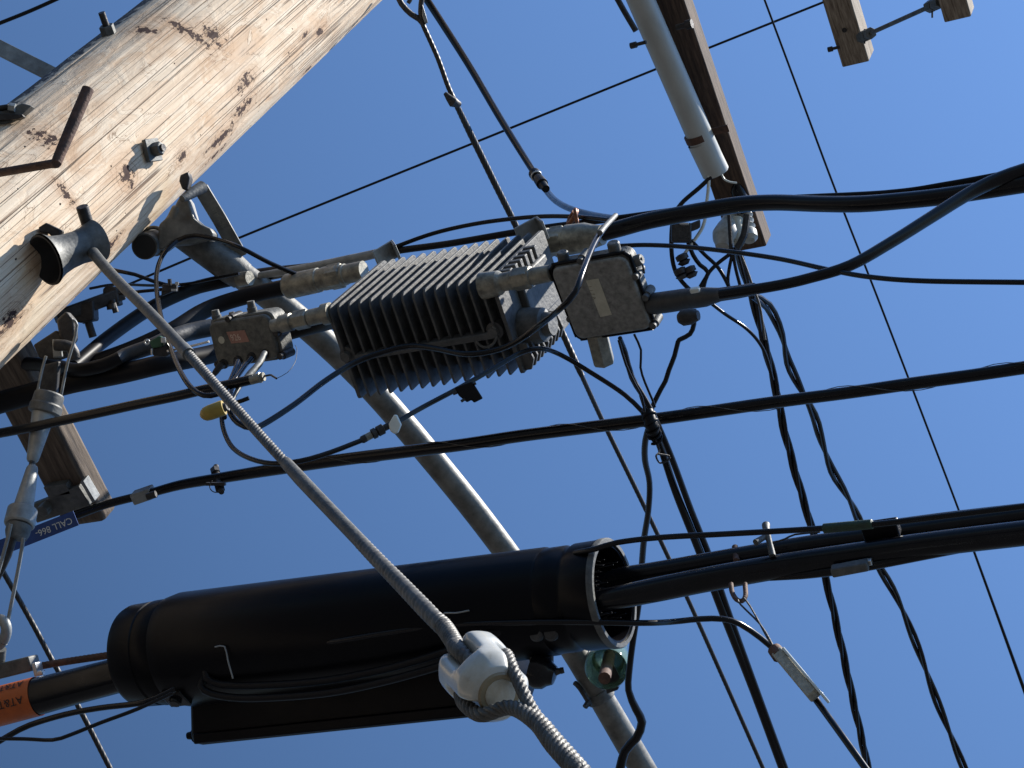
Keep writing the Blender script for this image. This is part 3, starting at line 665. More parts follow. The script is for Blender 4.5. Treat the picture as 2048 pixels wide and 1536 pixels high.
for (x, y) in ((1366, 520), (1362, 548), (1381, 545)):
    mb = MB(); lathe(mb, D(x - 5, y - 12, dr - .12), D(x + 5, y + 10, dr - .12), [(0, .010), (.1, .022), (.5, .022), (.55, .014), (.7, .024), (1, .012)], 10); build('bolt_connector', mb, M['dark'], cx)
mb = MB(); box(mb, D(1368, 449, dr - .14), RIGHT * .016, UP * .006, FWD * .01); box(mb, D(1374, 476, dr - .14), RIGHT * .006, UP * .006, FWD * .01); build('bright_clip', mb, M['bright'], cx, bevel=.002)

# ---------------------------------------------------------------- amplifier
YA = -1.2
O0 = Y(647, 617, YA); O1 = Y(984, 556, YA)
EX = (O1 - O0).normalized(); EV = V((0, 1, -.11)); EV = (EV - EX * EV.dot(EX)).normalized(); EN = EV.cross(EX)
LA = (O1 - O0).length; VA = .180; HA = .236
def A(u, v, w): return O0 + EX * u + EV * v + EN * w
amp = thing('line_amplifier', 'large grey cast aluminium cable amplifier with rows of cooling fins hung on the strand', 'amplifier', A(LA / 2, VA / 2, 0))
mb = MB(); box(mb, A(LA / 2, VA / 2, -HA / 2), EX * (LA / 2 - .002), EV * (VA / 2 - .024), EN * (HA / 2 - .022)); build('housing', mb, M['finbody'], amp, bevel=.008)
mb = MB(); NF = 16; pit = (LA - .010) / (NF - 1)
for i in range(NF):
    u = .005 + pit * i; last = i in (0, NF - 1)
    ol = [(v, w) for v, w in rrect(0, VA, -HA, 0, .014) if not (v > VA * .8 or w < -HA * .8)] ; ol = [(.004, -HA), (VA - .02, -HA), (VA, -HA + .02), (VA, -.002), (VA - .004, 0)] + [(.014 - .014 * math.sin(math.radians(15 * k)), -.014 + .014 * math.cos(math.radians(15 * k))) for k in range(7)] + [(0, -HA + .006)]
    vs = []
    for (v, w) in ol: vs.append(A(u - .0022, v, w))
    prism(mb, vs, EX * (.0042 if not last else .0075))
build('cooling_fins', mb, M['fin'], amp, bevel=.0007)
mb = MB(); box(mb, A(LA / 2, VA * .56, -.006), EX * (LA / 2 - .03), EV * .006, EN * .012); build('seam_flange', mb, M['fin'], amp, bevel=.002)
for u in (.012, LA - .03):
    mb = MB(); lathe(mb, A(u, VA * .53, -.02), A(u, VA * .53, .008), [(0, .016), (.6, .016), (.62, .010), (1, .009)], 14); build('lid_bolt', mb, M['fin'], amp)
mb = MB(); torus(mb, A(LA - .045, VA * .55, .004), EN, .018, .0025, squash=1.3, arc=.6, start=1); build('wire_bail', mb, M['galvd'], amp)
mb = MB()
for i in range(9):
    w = -.014 - i * .0175
    prism(mb, [A(LA - .002, VA - .055 + .0, w), A(LA + .018, VA - .05, w), A(LA + .022, VA - .02, w), A(LA + .012, VA - .002, w), A(LA - .002, VA - .002, w)], EN * .006)
build('end_fins', mb, M['fin'], amp, bevel=.001)
mb = MB(); box(mb, A(LA + .006, VA * .42, -HA * .55), EX * .008, EV * .045, EN * .06); build('end_cover', mb, M['fin'], amp, bevel=.004)
mb = MB(); lathe(mb, A(LA, .115, -.055), A(LA + .055, .118, -.055), [(0, .034), (.7, .030), (.75, .022), (1, .02)], 20); build('port_boss', mb, M['alu'], amp)
mb = MB()
for i in range(6):
    q = A(LA + .004 + .0, .012 + .0, -.035 - i * .022)
    box(mb, q + EX * .006, EX * .012, EV * .012, EN * .006)
build('corner_ribs', mb, M['fin'], amp, bevel=.002)
for (a, b) in (((757, 514), (800, 500)), ((1040, 468), (1094, 454))):   # strand clamps on the top
    p = Y((a[0] + b[0]) / 2, (a[1] + b[1]) / 2, -1.24); mb = MB()
    q0 = Y(a[0], a[1], -1.235); q1 = Y(b[0], b[1], -1.235)
    strap(mb, [q0 - V((0, 0, .012)), q0.lerp(q1, .6) + V((0, 0, .018)), q1 - V((0, 0, .012))], V((0, 1, 0)), None, .018, .0025); build('strand_clamp', mb, M['galv'], amp, bevel=.001)
def connector(label, a, b, prof, parent, y, mt='brass', n=24, six=()):
    p0 = Y(a[0], a[1], y); p1 = Y(b[0], b[1], y); mb = MB(); lpx(mb, p0, p1, prof, n); o = build('connector', mb, M[mt], parent, ang=30)
    if label: o['label'] = label
    for (t0, t1, w) in six:
        mb = MB(); hexnut(mb, p0.lerp(p1, t0), p0.lerp(p1, t1), rp(w, p0)); build('hex_collar', mb, M[mt], o, bevel=.0008, ang=25)
    return o
connector('fat silver connector at the upper left', (728, 541), (572, 574), [(0, 40), (.22, 40), (.23, 44), (.3, 44), (.31, 48), (.5, 48), (.52, 46), (.56, 46), (.57, 50), (.97, 51), (1, 44)], amp, -1.285, six=((.26, .44, 53),))
connector('narrow brass connector at the left', (662, 626), (545, 652), [(0, 44), (.12, 44), (.14, 34), (.36, 34), (.37, 30), (.66, 30), (.67, 36), (.85, 36), (.86, 26), (1, 26)], amp, -1.215, six=((.38, .62, 41),))
connector('fat silver connector at the upper right', (1040, 494), (1205, 470), [(0, 46), (.16, 50), (.18, 58), (.36, 60), (.37, 56), (.58, 58), (.59, 62), (.8, 60), (.92, 46), (1, 40)], amp, -1.285, six=((.40, .56, 63),))
connector('brass connector joining the amplifier to the square tap', (965, 572), (1102, 546), [(0, 56), (.25, 50), (.3, 38), (.42, 38), (.43, 40), (.72, 42), (.73, 36), (1, 34)], amp, -1.215, six=((.46, .70, 47),))

# ---------------------------------------------------------------- taps
def frame(o, x1, ev):
    ex = (x1 - o).normalized(); ev = (ev - ex * ev.dot(ex)).normalized(); return ex, ev, ev.cross(ex)
def plate(mb, o, ex, ev, en, u0, u1, v0, v1, r, w0, w1): prism(mb, [o + ex * u + ev * v + en * w0 for u, v in rrect(u0, u1, v0, v1, r)], en * (w1 - w0))
to = Y(1097, 534, -1.2); tx = Y(1254, 507, -1.2); ex, ev, en = frame(to, tx, V((0, 1, 0)))
LT = (tx - to).length
vend = (Y(1152, 678, -1.2) - to).length; VT = .150
for k in range(30):                              # depth of the face so that its far corner falls where the photo has it
    q = to + ev * (.09 + .003 * k); s = q - CAM; py = 768 - FPX * s.dot(UP) / s.dot(FWD)
    if py >= 680: VT = .09 + .003 * k; break
rt = thing('square_tap', 'square grey cast tap box with a cream label strip and a hex port below', 'tap box', to + ex * LT / 2 + ev * VT / 2)
T = lambda u, v, w: to + ex * (u * LT) + ev * (v * VT) + en * w
mb = MB(); plate(mb, to, ex, ev, en, 0, LT, 0, VT, .016, -.034, -.004); build('box_body', mb, M['tapgrey'], rt, bevel=.003)
mb = MB(); plate(mb, to, ex, ev, en, .003, LT - .003, .003, VT - .003, .015, -.006, .005); build('cover_plate', mb, M['tapface'], rt, bevel=.004)
mb = MB(); tube(mb, [to + ex * u + ev * v + en * -.005 for u, v in rrect(-.001, LT + .001, -.001, VT + .001, .016)] + [to + ex * (LT + .001) + ev * (VT - .017) + en * -.005], .0032, 8, .02); build('gasket', mb, M['rubberm'], rt)
mb = MB(); lb = [(1172, 561), (1197, 557), (1224, 629), (1201, 634)]
def onplane(px, py, o, n): r = ray(px, py); return CAM + r * ((o - CAM).dot(n) / r.dot(n))
pl = [onplane(x, y, to + en * .0052, en) for x, y in lb]; prism(mb, pl, en * .0006); lab = build('label_strip', mb, M['cream'], rt)
uu = (pl[2] - pl[1]).normalized(); vv = en.cross(uu)
text('1 1 7 A', .009, pl[0].lerp(pl[2], .14) + vv * -.003, uu, vv, 'ltgrey', lab, depth=.0012)
a = onplane(1196, 676, T(0, .5, -.012), en); b_ = onplane(1209, 727, T(0, .5, -.012), en)
mb = MB(); hexnut(mb, a.lerp(b_, -.2), b_, rp(47, a)); tag(build('hex_port', mb, M['brass'], rt, bevel=.0015, ang=25), 'large hexagonal brass port cap')
mb = MB(); lathe(mb, a.lerp(b_, -.35), a.lerp(b_, .06), [(0, rp(34, a)), (1, rp(34, a))], 18); build('port_neck', mb, M['tapgrey'], rt)
for (x, y, x2, y2, w) in ((1232, 512, 1226, 484, 26), (1256, 528, 1284, 518, 24), (1130, 528, 1124, 503, 24)):
    a = onplane(x, y, T(0, 0, -.018), en); b_ = onplane(x2, y2, T(0, 0, -.018), en)
    mb = MB(); lathe(mb, a, b_, [(0, rp(w * .8, a)), (.35, rp(w * .8, a)), (.36, rp(w, a)), (.9, rp(w, a)), (1, rp(w * .8, a))], 16); build('port_cap', mb, M['galvd'], rt)
for (u, v) in ((1.0, .30), (1.03, .58), (.42, -.01), (.02, .70), (1.0, .95)):
    mb = MB(); lathe(mb, T(u, v, -.03), T(u, v, .004), [(0, .008), (.7, .008), (.72, .006), (1, .006)], 12); build('cover_bolt', mb, M['galvd'], rt)
mb = MB(); tube(mb, [T(1.05, .34, -.02), T(1.07, .24, -.018), T(1.09, .13, -.016)], .0018, 8); build('wire_stub', mb, M['dark'], rt)
# left tap
lo = Y(412, 642, -1.19); lx = Y(540, 622, -1.19); ex2, ev2, en2 = frame(lo, lx, V((0, 1, -.3))); LL = (lx - lo).length
VL = .10
for k in range(40):
    q = lo + ev2 * (.05 + .002 * k); s = q - CAM; py = 768 - FPX * s.dot(UP) / s.dot(FWD)
    if py >= 737: VL = .05 + .002 * k; break
lt = thing('multitap', 'small dark grey cast tap box with a salmon sticker and a row of coax ports', 'tap box', lo + ex2 * LL / 2 + ev2 * VL / 2)
T2 = lambda u, v, w: lo + ex2 * (u * LL) + ev2 * (v * VL) + en2 * w
mb = MB(); plate(mb, lo, ex2, ev2, en2, 0, LL, 0, VL, .018, -.045, -.006); build('box_body', mb, M['tapgrey'], lt, bevel=.003)
mb = MB(); plate(mb, lo, ex2, ev2, en2, .004, LL - .004, .004, VL - .004, .016, -.008, .004); build('cover_plate', mb, M['tapgrey'], lt, bevel=.004)
sq = [onplane(x, y, lo + en2 * .0043, en2) for x, y in ((453, 664), (489, 660), (499, 683), (463, 687))]
mb = MB(); prism(mb, sq, en2 * .0006); stk = build('sticker', mb, M['salmon'], lt)
su = (sq[1] - sq[0]).normalized(); sv = -(sq[3] - sq[0]).normalized(); sw = (sq[1] - sq[0]).length; sh = (sq[3] - sq[0]).length
text('926', sh * .78, sq[3].lerp(sq[0], .22) + su * (sw * .10), su, sv, 'ltpale', stk, depth=.0012, sx=.85)
c = onplane(443, 680, lo + en2 * .0043, en2); mb = MB(); lathe(mb, c, c + en2 * .0007, [(0, rp(15, c)), (1, rp(15, c))], 24); build('round_sticker', mb, M['cream'], lt)
for (x, y, x2, y2, w) in ((436, 646, 430, 620, 24), (507, 634, 501, 602, 24), (466, 640, 463, 624, 18)):
    a = onplane(x, y, T2(0, 0, -.02), en2); b_ = onplane(x2, y2, T2(0, 0, -.02), en2)
    mb = MB(); lathe(mb, a, b_, [(0, rp(w * 1.15, a)), (.3, rp(w, a)), (.32, rp(w * .82, a)), (.6, rp(w * .85, a)), (.62, rp(w * .7, a)), (1, rp(w * .62, a))], 18); build('port_cap', mb, M['alu'], lt)
mb = MB(); a = onplane(540, 645, T2(1, .2, -.02), en2); b_ = onplane(556, 641, T2(1, .2, -.02), en2); lathe(mb, a, b_, [(0, rp(34, a)), (1, rp(30, a))], 18); build('side_boss', mb, M['tapgrey'], lt)
for (x, y) in ((447, 724), (476, 717), (503, 710), (529, 704)):
    c = onplane(x, y, lo + en2 * .004, en2); mb = MB(); lathe(mb, c - en2 * .015 , c + en2 * .010 + ev2 * .006, [(0, rp(22, c)), (.7, rp(20, c)), (.72, rp(13, c)), (1, rp(13, c))], 18); build('coax_port', mb, M['dark'], lt)
for (u, v) in ((.36, .03), (1.02, .45), (1.0, .92), (.02, .9)):
    mb = MB(); lathe(mb, T2(u, v, -.035), T2(u, v, .005), [(0, .008), (.75, .008), (.77, .006), (1, .006)], 12); build('cover_bolt', mb, M['dark'], lt)
mb = MB(); a = Y(443, 728, -1.23); b_ = Y(427, 750, -1.24); lathe(mb, a, b_, [(0, rp(15, a)), (.7, rp(13, a)), (1, rp(10, a))], 14); build('terminator', mb, M['dark'], lt)

# ---------------------------------------------------------------- cables along the strand (upper level)
st = cable('support_strand', 'steel support strand with a thick cable passing over the amplifier and off to the right', 'cable',
      [(147, 732, -1.22), (215, 676), (297, 619), (376, 581), (430, 566), (478, 556), (540, 547, -1.30), (640, 532), (780, 504), (900, 487), (1060, 460), (1240, 436), (1500, 402, -1.30), (1770, 386), (1900, 368), (2070, 338, -1.3)], [27, 28, 28, 28, 28, 28, 27, 19, 14, 14, 14, 13, 13, 12, 13, 16], m='rubberm')
cable('splice_rod', '', '', [(520, 551), (600, 538), (700, 519), (770, 503)], [14, 17, 20, 18], 'y', -1.285, 'galv', parent=st)
cable('thin_wire', '', '', [(180, 577), (230, 569), (310, 571), (370, 568), (420, 559), (478, 547)], 6, 'y', -1.24, parent=st)
mb = MB(); a = Y(478, 560, -1.27); b_ = Y(500, 556, -1.27); lathe(mb, a, b_, [(0, rp(30, a)), (1, rp(30, a))], 18); build('cable_band', mb, M['brass'], st)
cable('coaxial_trunk_cable', 'thick black cable entering the fat silver connector at the upper left of the amplifier', 'cable', [(120, 745, -1.24), (180, 728), (260, 700), (342, 662), (400, 626), (444, 607), (510, 588), (578, 573, -1.285)], 34, m='rubberm')
cable('coaxial_trunk_cable', 'thick black cable from the left edge passing behind the small tap box and the amplifier', 'cable', [(-25, 812, -1.2), (68, 786), (140, 767), (239, 748), (330, 727, -1.23), (424, 708, -1.27), (554, 669, -1.32), (655, 644, -1.32), (720, 632, -1.27)], [46, 44, 42, 41, 40, 38, 36, 34, 30], n=18, m='rubberm')
dcab = cable('sleeved_cable', 'black cable with a heat shrink sleeve running from the pole to the small tap box', 'cable', [(-20, 722, -1.19), (34, 727), (102, 730), (154, 740), (205, 731), (240, 716)], [28, 28, 28, 28, 28, 28], m='rubberm')
cable('heat_shrink_sleeve', '', '', [(228, 722, -1.19), (250, 711), (300, 694), (342, 676, -1.21), (380, 664), (424, 655, -1.24)], [24, 30, 32, 34, 36, 36], m='shrink', parent=dcab)
ec1 = cable('capped_cable', 'black cable from the left edge ending in a brass fitting under the small tap box', 'cable', [(-20, 870, -1.19), (60, 855), (120, 842), (200, 825), (273, 809), (350, 793), (410, 779), (460, 769), (508, 758)], 20)
mb = MB(); a = Y(502, 760, -1.19); b_ = Y(528, 753, -1.19); lpx(mb, a, b_, [(0, 20), (.6, 20), (.62, 22), (.75, 22), (.77, 18), (1, 18)], 18); build('end_fitting', mb, M['brass'], ec1)
mb = MB(); tube(mb, [Y(526, 753, -1.19), Y(540, 750, -1.19), Y(545, 752, -1.19), Y(553, 757, -1.19)], .0018, 8); build('centre_pin', mb, M['dark'], ec1)
cable('cable_stub', 'short cut black cable stub beside the twisted guy wire', 'cable', [(440, 812, -1.15), (470, 806), (498, 796)], 9)
cable('coaxial_trunk_cable', 'thick black cable leaving the upper right connector of the amplifier towards the right edge', 'cable', [(1175, 474, -1.285), (1240, 457), (1300, 441), (1400, 422), (1480, 409), (1550, 405), (1640, 408), (1720, 408), (1800, 402), (1900, 391), (2070, 364)], [34, 34, 34, 34, 33, 33, 33, 34, 34, 35, 38], n=20)
gc = cable('coaxial_trunk_cable', 'black cable leaving the square tap through a thick grey sleeve towards the right edge', 'cable', [(1440, 589, -1.25), (1500, 580), (1560, 570), (1620, 556), (1700, 531), (1780, 486), (1860, 436), (1940, 386), (2000, 358), (2070, 336, -1.27)], [22, 22, 22, 22, 23, 24, 25, 27, 30, 34], n=18)
cable('heat_shrink_sleeve', '', '', [(1288, 609, -1.31), (1310, 607), (1340, 603), (1380, 597), (1410, 594), (1440, 589), (1475, 584), (1508, 578, -1.26)], [40, 44, 44, 43, 40, 28, 27, 25], m='shrink', parent=gc, n=20)
mb = MB(); a = Y(1390, 580, -1.26); box(mb, a, EX * .008, V((0, .004, 0)), V((0, 0, .005))); build('white_tape', mb, M['whitep'], gc, bevel=.002)
mb = MB(); a = Y(1376, 634, -1.27); lathe(mb, a - EX * .016, a + EX * .018, [(0, .008), (.2, .013), (.6, .013), (1, .008)], 14); build('bonding_clamp', mb, M['dark'], gc)
cable('drop_cable', 'thin black cable sagging across to the right edge beneath the thick trunk cable', 'cable', [(1235, 492, -1.26), (1290, 490), (1360, 493), (1450, 502), (1560, 518), (1660, 540), (1740, 554), (1850, 562), (2070, 565)], 10)
cable('arched_wire', 'thin black wire arching over the amplifier to the upper right connector', 'wire', [(790, 494, -1.29), (850, 472), (900, 458), (960, 446), (1020, 438), (1080, 433), (1140, 433), (1200, 438), (1250, 446)], 9)
wr = thing('hook_ring', 'rusty copper coloured ring hook hanging above the upper right connector', 'ring', Y(1145, 450, -1.285))
mb = MB(); c = Y(1145, 434, -1.285); torus(mb, c, V((.6, .8, .2)), rp(30, c), rp(10, c), arc=.9); torus(mb, Y(1152, 432, -1.27), V((.9, .2, .3)), rp(26, c), rp(8, c), arc=.7, start=2); build('ring', mb, M['copper'], wr)

# coax loops hung in front
LP = 'coax wires looped around the taps'
cable('coax_loop', 'black coax wire looping from the upper right connector across the amplifier to the small tap', 'wire',
      [(1229, 433, -1.25), (1205, 460, -1.2), (1185, 495, -1.18), (1165, 545, -1.17), (1150, 585, -1.18), (1120, 618, -1.2), (1080, 650, -1.25), (1030, 685, -1.28), (985, 702, -1.29), (930, 708), (870, 697), (820, 692), (770, 703, -1.27), (710, 725), (650, 762, -1.26), (590, 808), (530, 847), (505, 856), (476, 846), (458, 818, -1.22), (462, 780), (478, 728, -1.22)], 12, group=LP)
cable('grey_wire_end', 'short grey bare end of wire lying over the trunk cable beside the connector', 'wire', [(1231, 431, -1.245), (1212, 451, -1.2), (1200, 466, -1.18)], 11, m='galvd')
jl = cable('coax_loop', 'black coax wire hanging low under the small tap with brass joints and a white tag', 'wire',
      [(503, 716, -1.21), (478, 748), (455, 785), (444, 825), (448, 862), (466, 896), (500, 917), (545, 927), (600, 922, -1.24), (660, 905), (725, 880, -1.26)], 10, group=LP)
mb = MB(); a = Y(722, 881, -1.26); b_ = Y(782, 849, -1.26); lpx(mb, a, b_, [(0, 12), (.05, 16), (.16, 16), (.18, 13), (.36, 13), (.38, 22), (.50, 22), (.52, 15), (.56, 22), (.74, 22), (.76, 14), (1, 14)], 16); build('joint', mb, M['dark'], jl)
mb = MB(); lpx(mb, a.lerp(b_, .06), a.lerp(b_, .35), [(0, 15.5), (1, 15.5)], 16); build('brass_barrel', mb, M['brass'], jl)
mb = MB(); ppx(mb, [(788, 829), (794, 830), (803, 850), (796, 866), (788, 868), (780, 862), (777, 848)], dep(Y(790, 850, -1.255)), .012); tag(build('tag', mb, M['whitep'], jl, bevel=.002), 'white plastic tag')
jl2 = cable('drop_wire', 'black wire running from the white tag past the hanging splitter to the tied bundle', 'wire', [(795, 843, -1.26), (850, 812), (920, 775), (985, 738), (1040, 706), (1080, 697, -1.30), (1120, 709), (1180, 744), (1250, 790), (1297, 836, -1.46)], 10, group=LP)
mb = MB(); d0 = dep(Y(935, 785, -1.26)); ppx(mb, [(908, 776), (944, 762), (966, 797), (948, 806), (943, 800), (934, 805), (918, 792)], d0, .02)
sp = build('splitter_box', mb, M['rubberm'], bevel=.002); tag(sp, 'small black splitter box hanging on a thin wire under the amplifier', 'splitter')
for (x, y, x2, y2) in ((906, 788, 914, 785), (948, 768, 952, 766), (922, 803, 930, 798)):
    mb = MB(); tube(mb, [D(x, y, d0), D(x2, y2, d0)], .0025, 8); build('port_screw', mb, M['dark'], sp)
cable('coax_loop', 'black coax wire arching in front of the pipe arm bracket above the small tap', 'wire',
      [(600, 552, -1.27), (540, 526, -1.22), (480, 495, -1.17), (430, 478), (390, 471, -1.14), (355, 481), (326, 510), (313, 550, -1.14), (316, 602), (328, 657), (345, 707), (365, 751), (385, 778), (408, 791), (436, 788), (462, 768), (492, 728, -1.2)], 10, group=LP)
cable('coax_loop', 'grey sheathed coax wire dropping from the rightmost port of the small tap', 'wire', [(529, 706, -1.2), (518, 728), (500, 748), (480, 772), (466, 798), (455, 822)], [12, 14, 15, 10, 8, 8], group=LP, m='galvd')
cable('coax_loop', 'black coax wire dropping straight from the second port of the small tap', 'wire', [(476, 722, -1.2), (468, 745), (455, 775), (448, 805), (449, 835)], 10, group=LP)
cable('thread', 'fine loose thread curling in the air right of the small tap', 'thread', [(553, 757, -1.19), (575, 745), (590, 725), (594, 700), (590, 690)], 1.2, m='dark')
yc_ = thing('yellow_cap', 'dull yellow rubber cap on the wires beside the twisted guy wire', 'cap', D(425, 825, 3.3))
mb = MB(); a = Y(448, 815, -1.13); b_ = Y(401, 832, -1.13); lpx(mb, a, b_, [(0, 30), (.05, 32), (.6, 31), (.8, 28), (.92, 20), (1, 8)], 20); build('cap', mb, M['yellow'], yc_)
mb = MB(); lpx(mb, a.lerp(b_, -.12), a.lerp(b_, .02), [(0, 14), (1, 20)], 14); build('neck', mb, M['dark'], yc_)
gcn = thing('ground_clamp', 'small green and black grounding connector with a wire eye on the sleeved cable', 'connector', Y(310, 695, -1.17))
mb = MB(); d0 = dep(Y(310, 690, -1.15)); ppx(mb, [(298, 683), (318, 671), (326, 675), (328, 684), (322, 694), (304, 696)], d0, .02); build('green_body', mb, M['green'], gcn, bevel=.002)
mb = MB(); torus(mb, D(294, 684, d0), FWD, rp(9, D(294, 684, d0)), .0016); build('wire_eye', mb, M['bright'], gcn)
mb = MB(); ppx(mb, [(302, 696), (338, 688), (342, 706), (332, 714), (306, 712)], d0 + .005, .025); build('clamp_body', mb, M['dark'], gcn, bevel=.003)
mb = MB(); box(mb, D(327, 680, d0 - .004), RIGHT * .004, UP * .005, FWD * .004); box(mb, D(304, 704, d0), RIGHT * .0015, UP * .006, FWD * .004); build('screw', mb, M['bright'], gcn, bevel=.001)
cable('bond_wire', 'thin pale bond wire lying along the cables left of the small tap', 'wire', [(335, 702, -1.16), (375, 694), (418, 683)], 5, m='bright')
# dark bracket on the pole's right flank with bolts
pbk = thing('pole_bracket', 'dark cast bracket with hanging bolts sticking out from the right flank of the pole', 'bracket', D(190, 610, 3.95))
mb = MB(); strap(mb, [D(120, 632, 3.9), D(236, 590, 3.95)], UP, None, rp(26, D(190, 610, 3.9)), .018); build('arm', mb, M['dark'], pbk, bevel=.003)
mb = MB(); ppx(mb, [(205, 578), (214, 570), (234, 574), (238, 604), (240, 608), (228, 612), (206, 604)], 3.93, .04); ppx(mb, [(145, 610), (186, 600), (188, 640), (158, 646), (146, 640)], 3.9, .05); build('lug', mb, M['dark'], pbk, bevel=.004)
for (a, b, w) in (((174, 636), (186, 674), 16), ((224, 600), (232, 625), 12), ((222, 608), (224, 618), 20), ((172, 630), (177, 644), 24)):
    mb = MB(); tube(mb, [D(*a, 3.92), D(*b, 3.92)], rp(w, D(*a, 3.92)), 10); build('bolt', mb, M['dark'], pbk)
cable('tie_wire', 'thin black wire running from the pole bracket to the small wire clamp', 'wire', [(238, 588, 3.9), (280, 583), (345, 577)], 7, 'd')
cable('tie_wire', 'thin black wire sloping down from the guy wire to the small wire clamp', 'wire', [(150, 520, 3.95), (236, 542, 3.85), (270, 549), (308, 563), (350, 574)], 8, 'd')
wc = thing('wire_clamp', 'small dark bolted wire clamp on the thin wires just right of the guy wire', 'clamp', D(342, 576, 3.8))
mb = MB(); d0 = 3.8; box(mb, D(340, 576, d0), RIGHT * .014, UP * .007, FWD * .008); box(mb, D(334, 582, d0), RIGHT * .010 + UP * .004, UP * .006, FWD * .006); build('clamp_body', mb, M['dark'], wc, bevel=.002)
mb = MB(); tube(mb, [D(340, 572, d0 - .01), D(339, 558, d0 - .01)], .004, 8); build('bolt', mb, M['dark'], wc)
mb = MB(); box(mb, D(354, 567, d0 - .008), RIGHT * .003, UP * .003, FWD * .003); box(mb, D(348, 580, d0 - .008), RIGHT * .005, UP * .002, FWD * .003); build('bright_washer', mb, M['bright'], wc)

# ---------------------------------------------------------------- insulator link chain at left
lk = thing('insulator_chain', 'grey chain of two turned strain links on thin rods hanging beside the rounded timber arm', 'strain link', D(40, 1060, 3.5))
d1, d2, d3 = 3.62, 3.5, 3.4
mb = MB(); ppx(mb, [(112, 640), (132, 622), (148, 640), (150, 680), (138, 694), (118, 672)], d1 + .02, .03); build('eye_plate', mb, M['dark'], lk, bevel=.004)
mb = MB(); ppx(mb, [(66, 690), (112, 660), (140, 688), (134, 712), (112, 720), (78, 716)], d1 + .03, .04); tube(mb, [D(108, 690, d1), D(142, 694, d1), D(150, 720, d1)], .011, 10); build('clevis', mb, M['dark'], lk, bevel=.003)
mb = MB(); ppx(mb, [(104, 678), (120, 684), (124, 714), (106, 716)], d1 - .0, .012); build('pale_tab', mb, M['galv'], lk, bevel=.002)
for q in ([(146, 640), (154, 650), (146, 690), (136, 722), (122, 790)], [(92, 712), (84, 740), (73, 792)]):
    mb = MB(); P = [D(x, y, d1 - .04) for x, y in q]; tube(mb, P, rp(6, P[0]), 10); build('rod', mb, M['galv'], lk)
mb = MB(); ppx(mb, [(84, 730), (118, 722), (112, 790), (78, 790)], d1 - .01, .02); build('inner_strap', mb, M['dark'], lk, bevel=.003)
mb = MB(); a = D(100, 786, d1 - .04); b_ = D(88, 828, d1 - .05); lpx(mb, a, b_, [(0, 54), (.08, 60), (.55, 62), (.6, 66), (.95, 66), (1, 58)], 28); build('collar', mb, M['galvd'], lk, bevel=.001)
mb = MB(); b2 = D(64, 924, d1 - .09); lpx(mb, D(89, 818, d1 - .05), b2, [(0, 46), (.1, 46), (.9, 26), (.96, 24), (1, 18)], 28); build('turned_link', mb, M['galv'], lk)
mb = MB(); tube(mb, [D(66, 916, d1 - .09), D(61, 938, d1 - .1)], rp(11, b2), 12); build('link_pin', mb, M['dark'], lk)
mb = MB(); lpx(mb, D(66, 930, d1 - .1), D(42, 1036, d1 - .15), [(0, 12), (.03, 20), (.08, 24), (.95, 44), (1, 44)], 28); build('turned_link', mb, M['galv'], lk)
mb = MB(); lpx(mb, D(46, 1016, d1 - .14), D(38, 1052, d1 - .16), [(0, 48), (.1, 60), (.9, 62), (1, 56)], 28); build('collar', mb, M['galv'], lk, bevel=.001)
mb = MB(); lpx(mb, D(39, 1050, d1 - .16), D(32, 1076, d1 - .17), [(0, 50), (.6, 50), (1, 42)], 26); build('end_ferrule', mb, M['galvd'], lk)
for q in ([(22, 1048), (12, 1090), (-14, 1180)], [(47, 1076), (38, 1130), (12, 1262)]):
    mb = MB(); P = [D(x, y, d1 - .19) for x, y in q]; tube(mb, P, rp(8, P[0]), 10); build('rod', mb, M['galv'], lk)
mb = MB(); P = [D(28, 1060, d1 - .16), D(14, 1110, d1 - .16), D(-6, 1160, d1 - .16)]; tube(mb, P, [rp(22, P[0]), rp(20, P[0]), rp(12, P[0])], 10); build('inner_strap', mb, M['dark'], lk)
lo_ = thing('eye_nut', 'pale cast eye hanging at the left edge above the orange tape', 'eye nut', D(-5, 1300, 3.45))
mb = MB(); c = D(-8, 1266, 3.42); torus(mb, c, FWD + RIGHT * .5, rp(46, c), rp(22, c), 32, 14, squash=1.35); build('eye', mb, M['galv'], lo_)
mb = MB(); lpx(mb, D(-2, 1298, 3.43), D(-4, 1334, 3.44), [(0, 30), (1, 26)], 16); build('stem', mb, M['galvd'], lo_)
cable('span_wire', 'dark twisted steel wire slanting down through the lower left corner', 'wire', [(-20, 1098), (60, 1238), (105, 1322), (155, 1410), (230, 1556)], 11, 'd', 5.0, 'wire', kind='rope', lay=.12)

# ---------------------------------------------------------------- mid cable with strand
YM = -1.5
mc = cable('lashed_cable', 'black lashed cable crossing the whole middle of the picture below the amplifier', 'cable',
      [(-25, 1103, YM), (60, 1066), (150, 1031), (215, 1008), (290, 989), (360, 970), (435, 957), (560, 937), (680, 920), (800, 905), (920, 890), (1040, 872), (1160, 857), (1290, 841), (1420, 823), (1560, 803), (1700, 785), (1840, 765), (1950, 750), (2070, 732)],
      [18, 18, 18, 17, 17, 20, 22, 25, 25, 25, 25, 25, 25, 25, 25, 25, 25, 26, 26, 27])
P = [Y(x, y, YM) for x, y in [(560, 937), (680, 920), (800, 905), (920, 890), (1040, 872), (1160, 857), (1290, 841), (1420, 823), (1560, 803), (1700, 785), (1840, 765), (2070, 732)]]
mb = MB(); helix(mb, P, rp(25.5, P[0]), .0007, .26, 6); build('lashing_wire', mb, M['strandm'], mc)
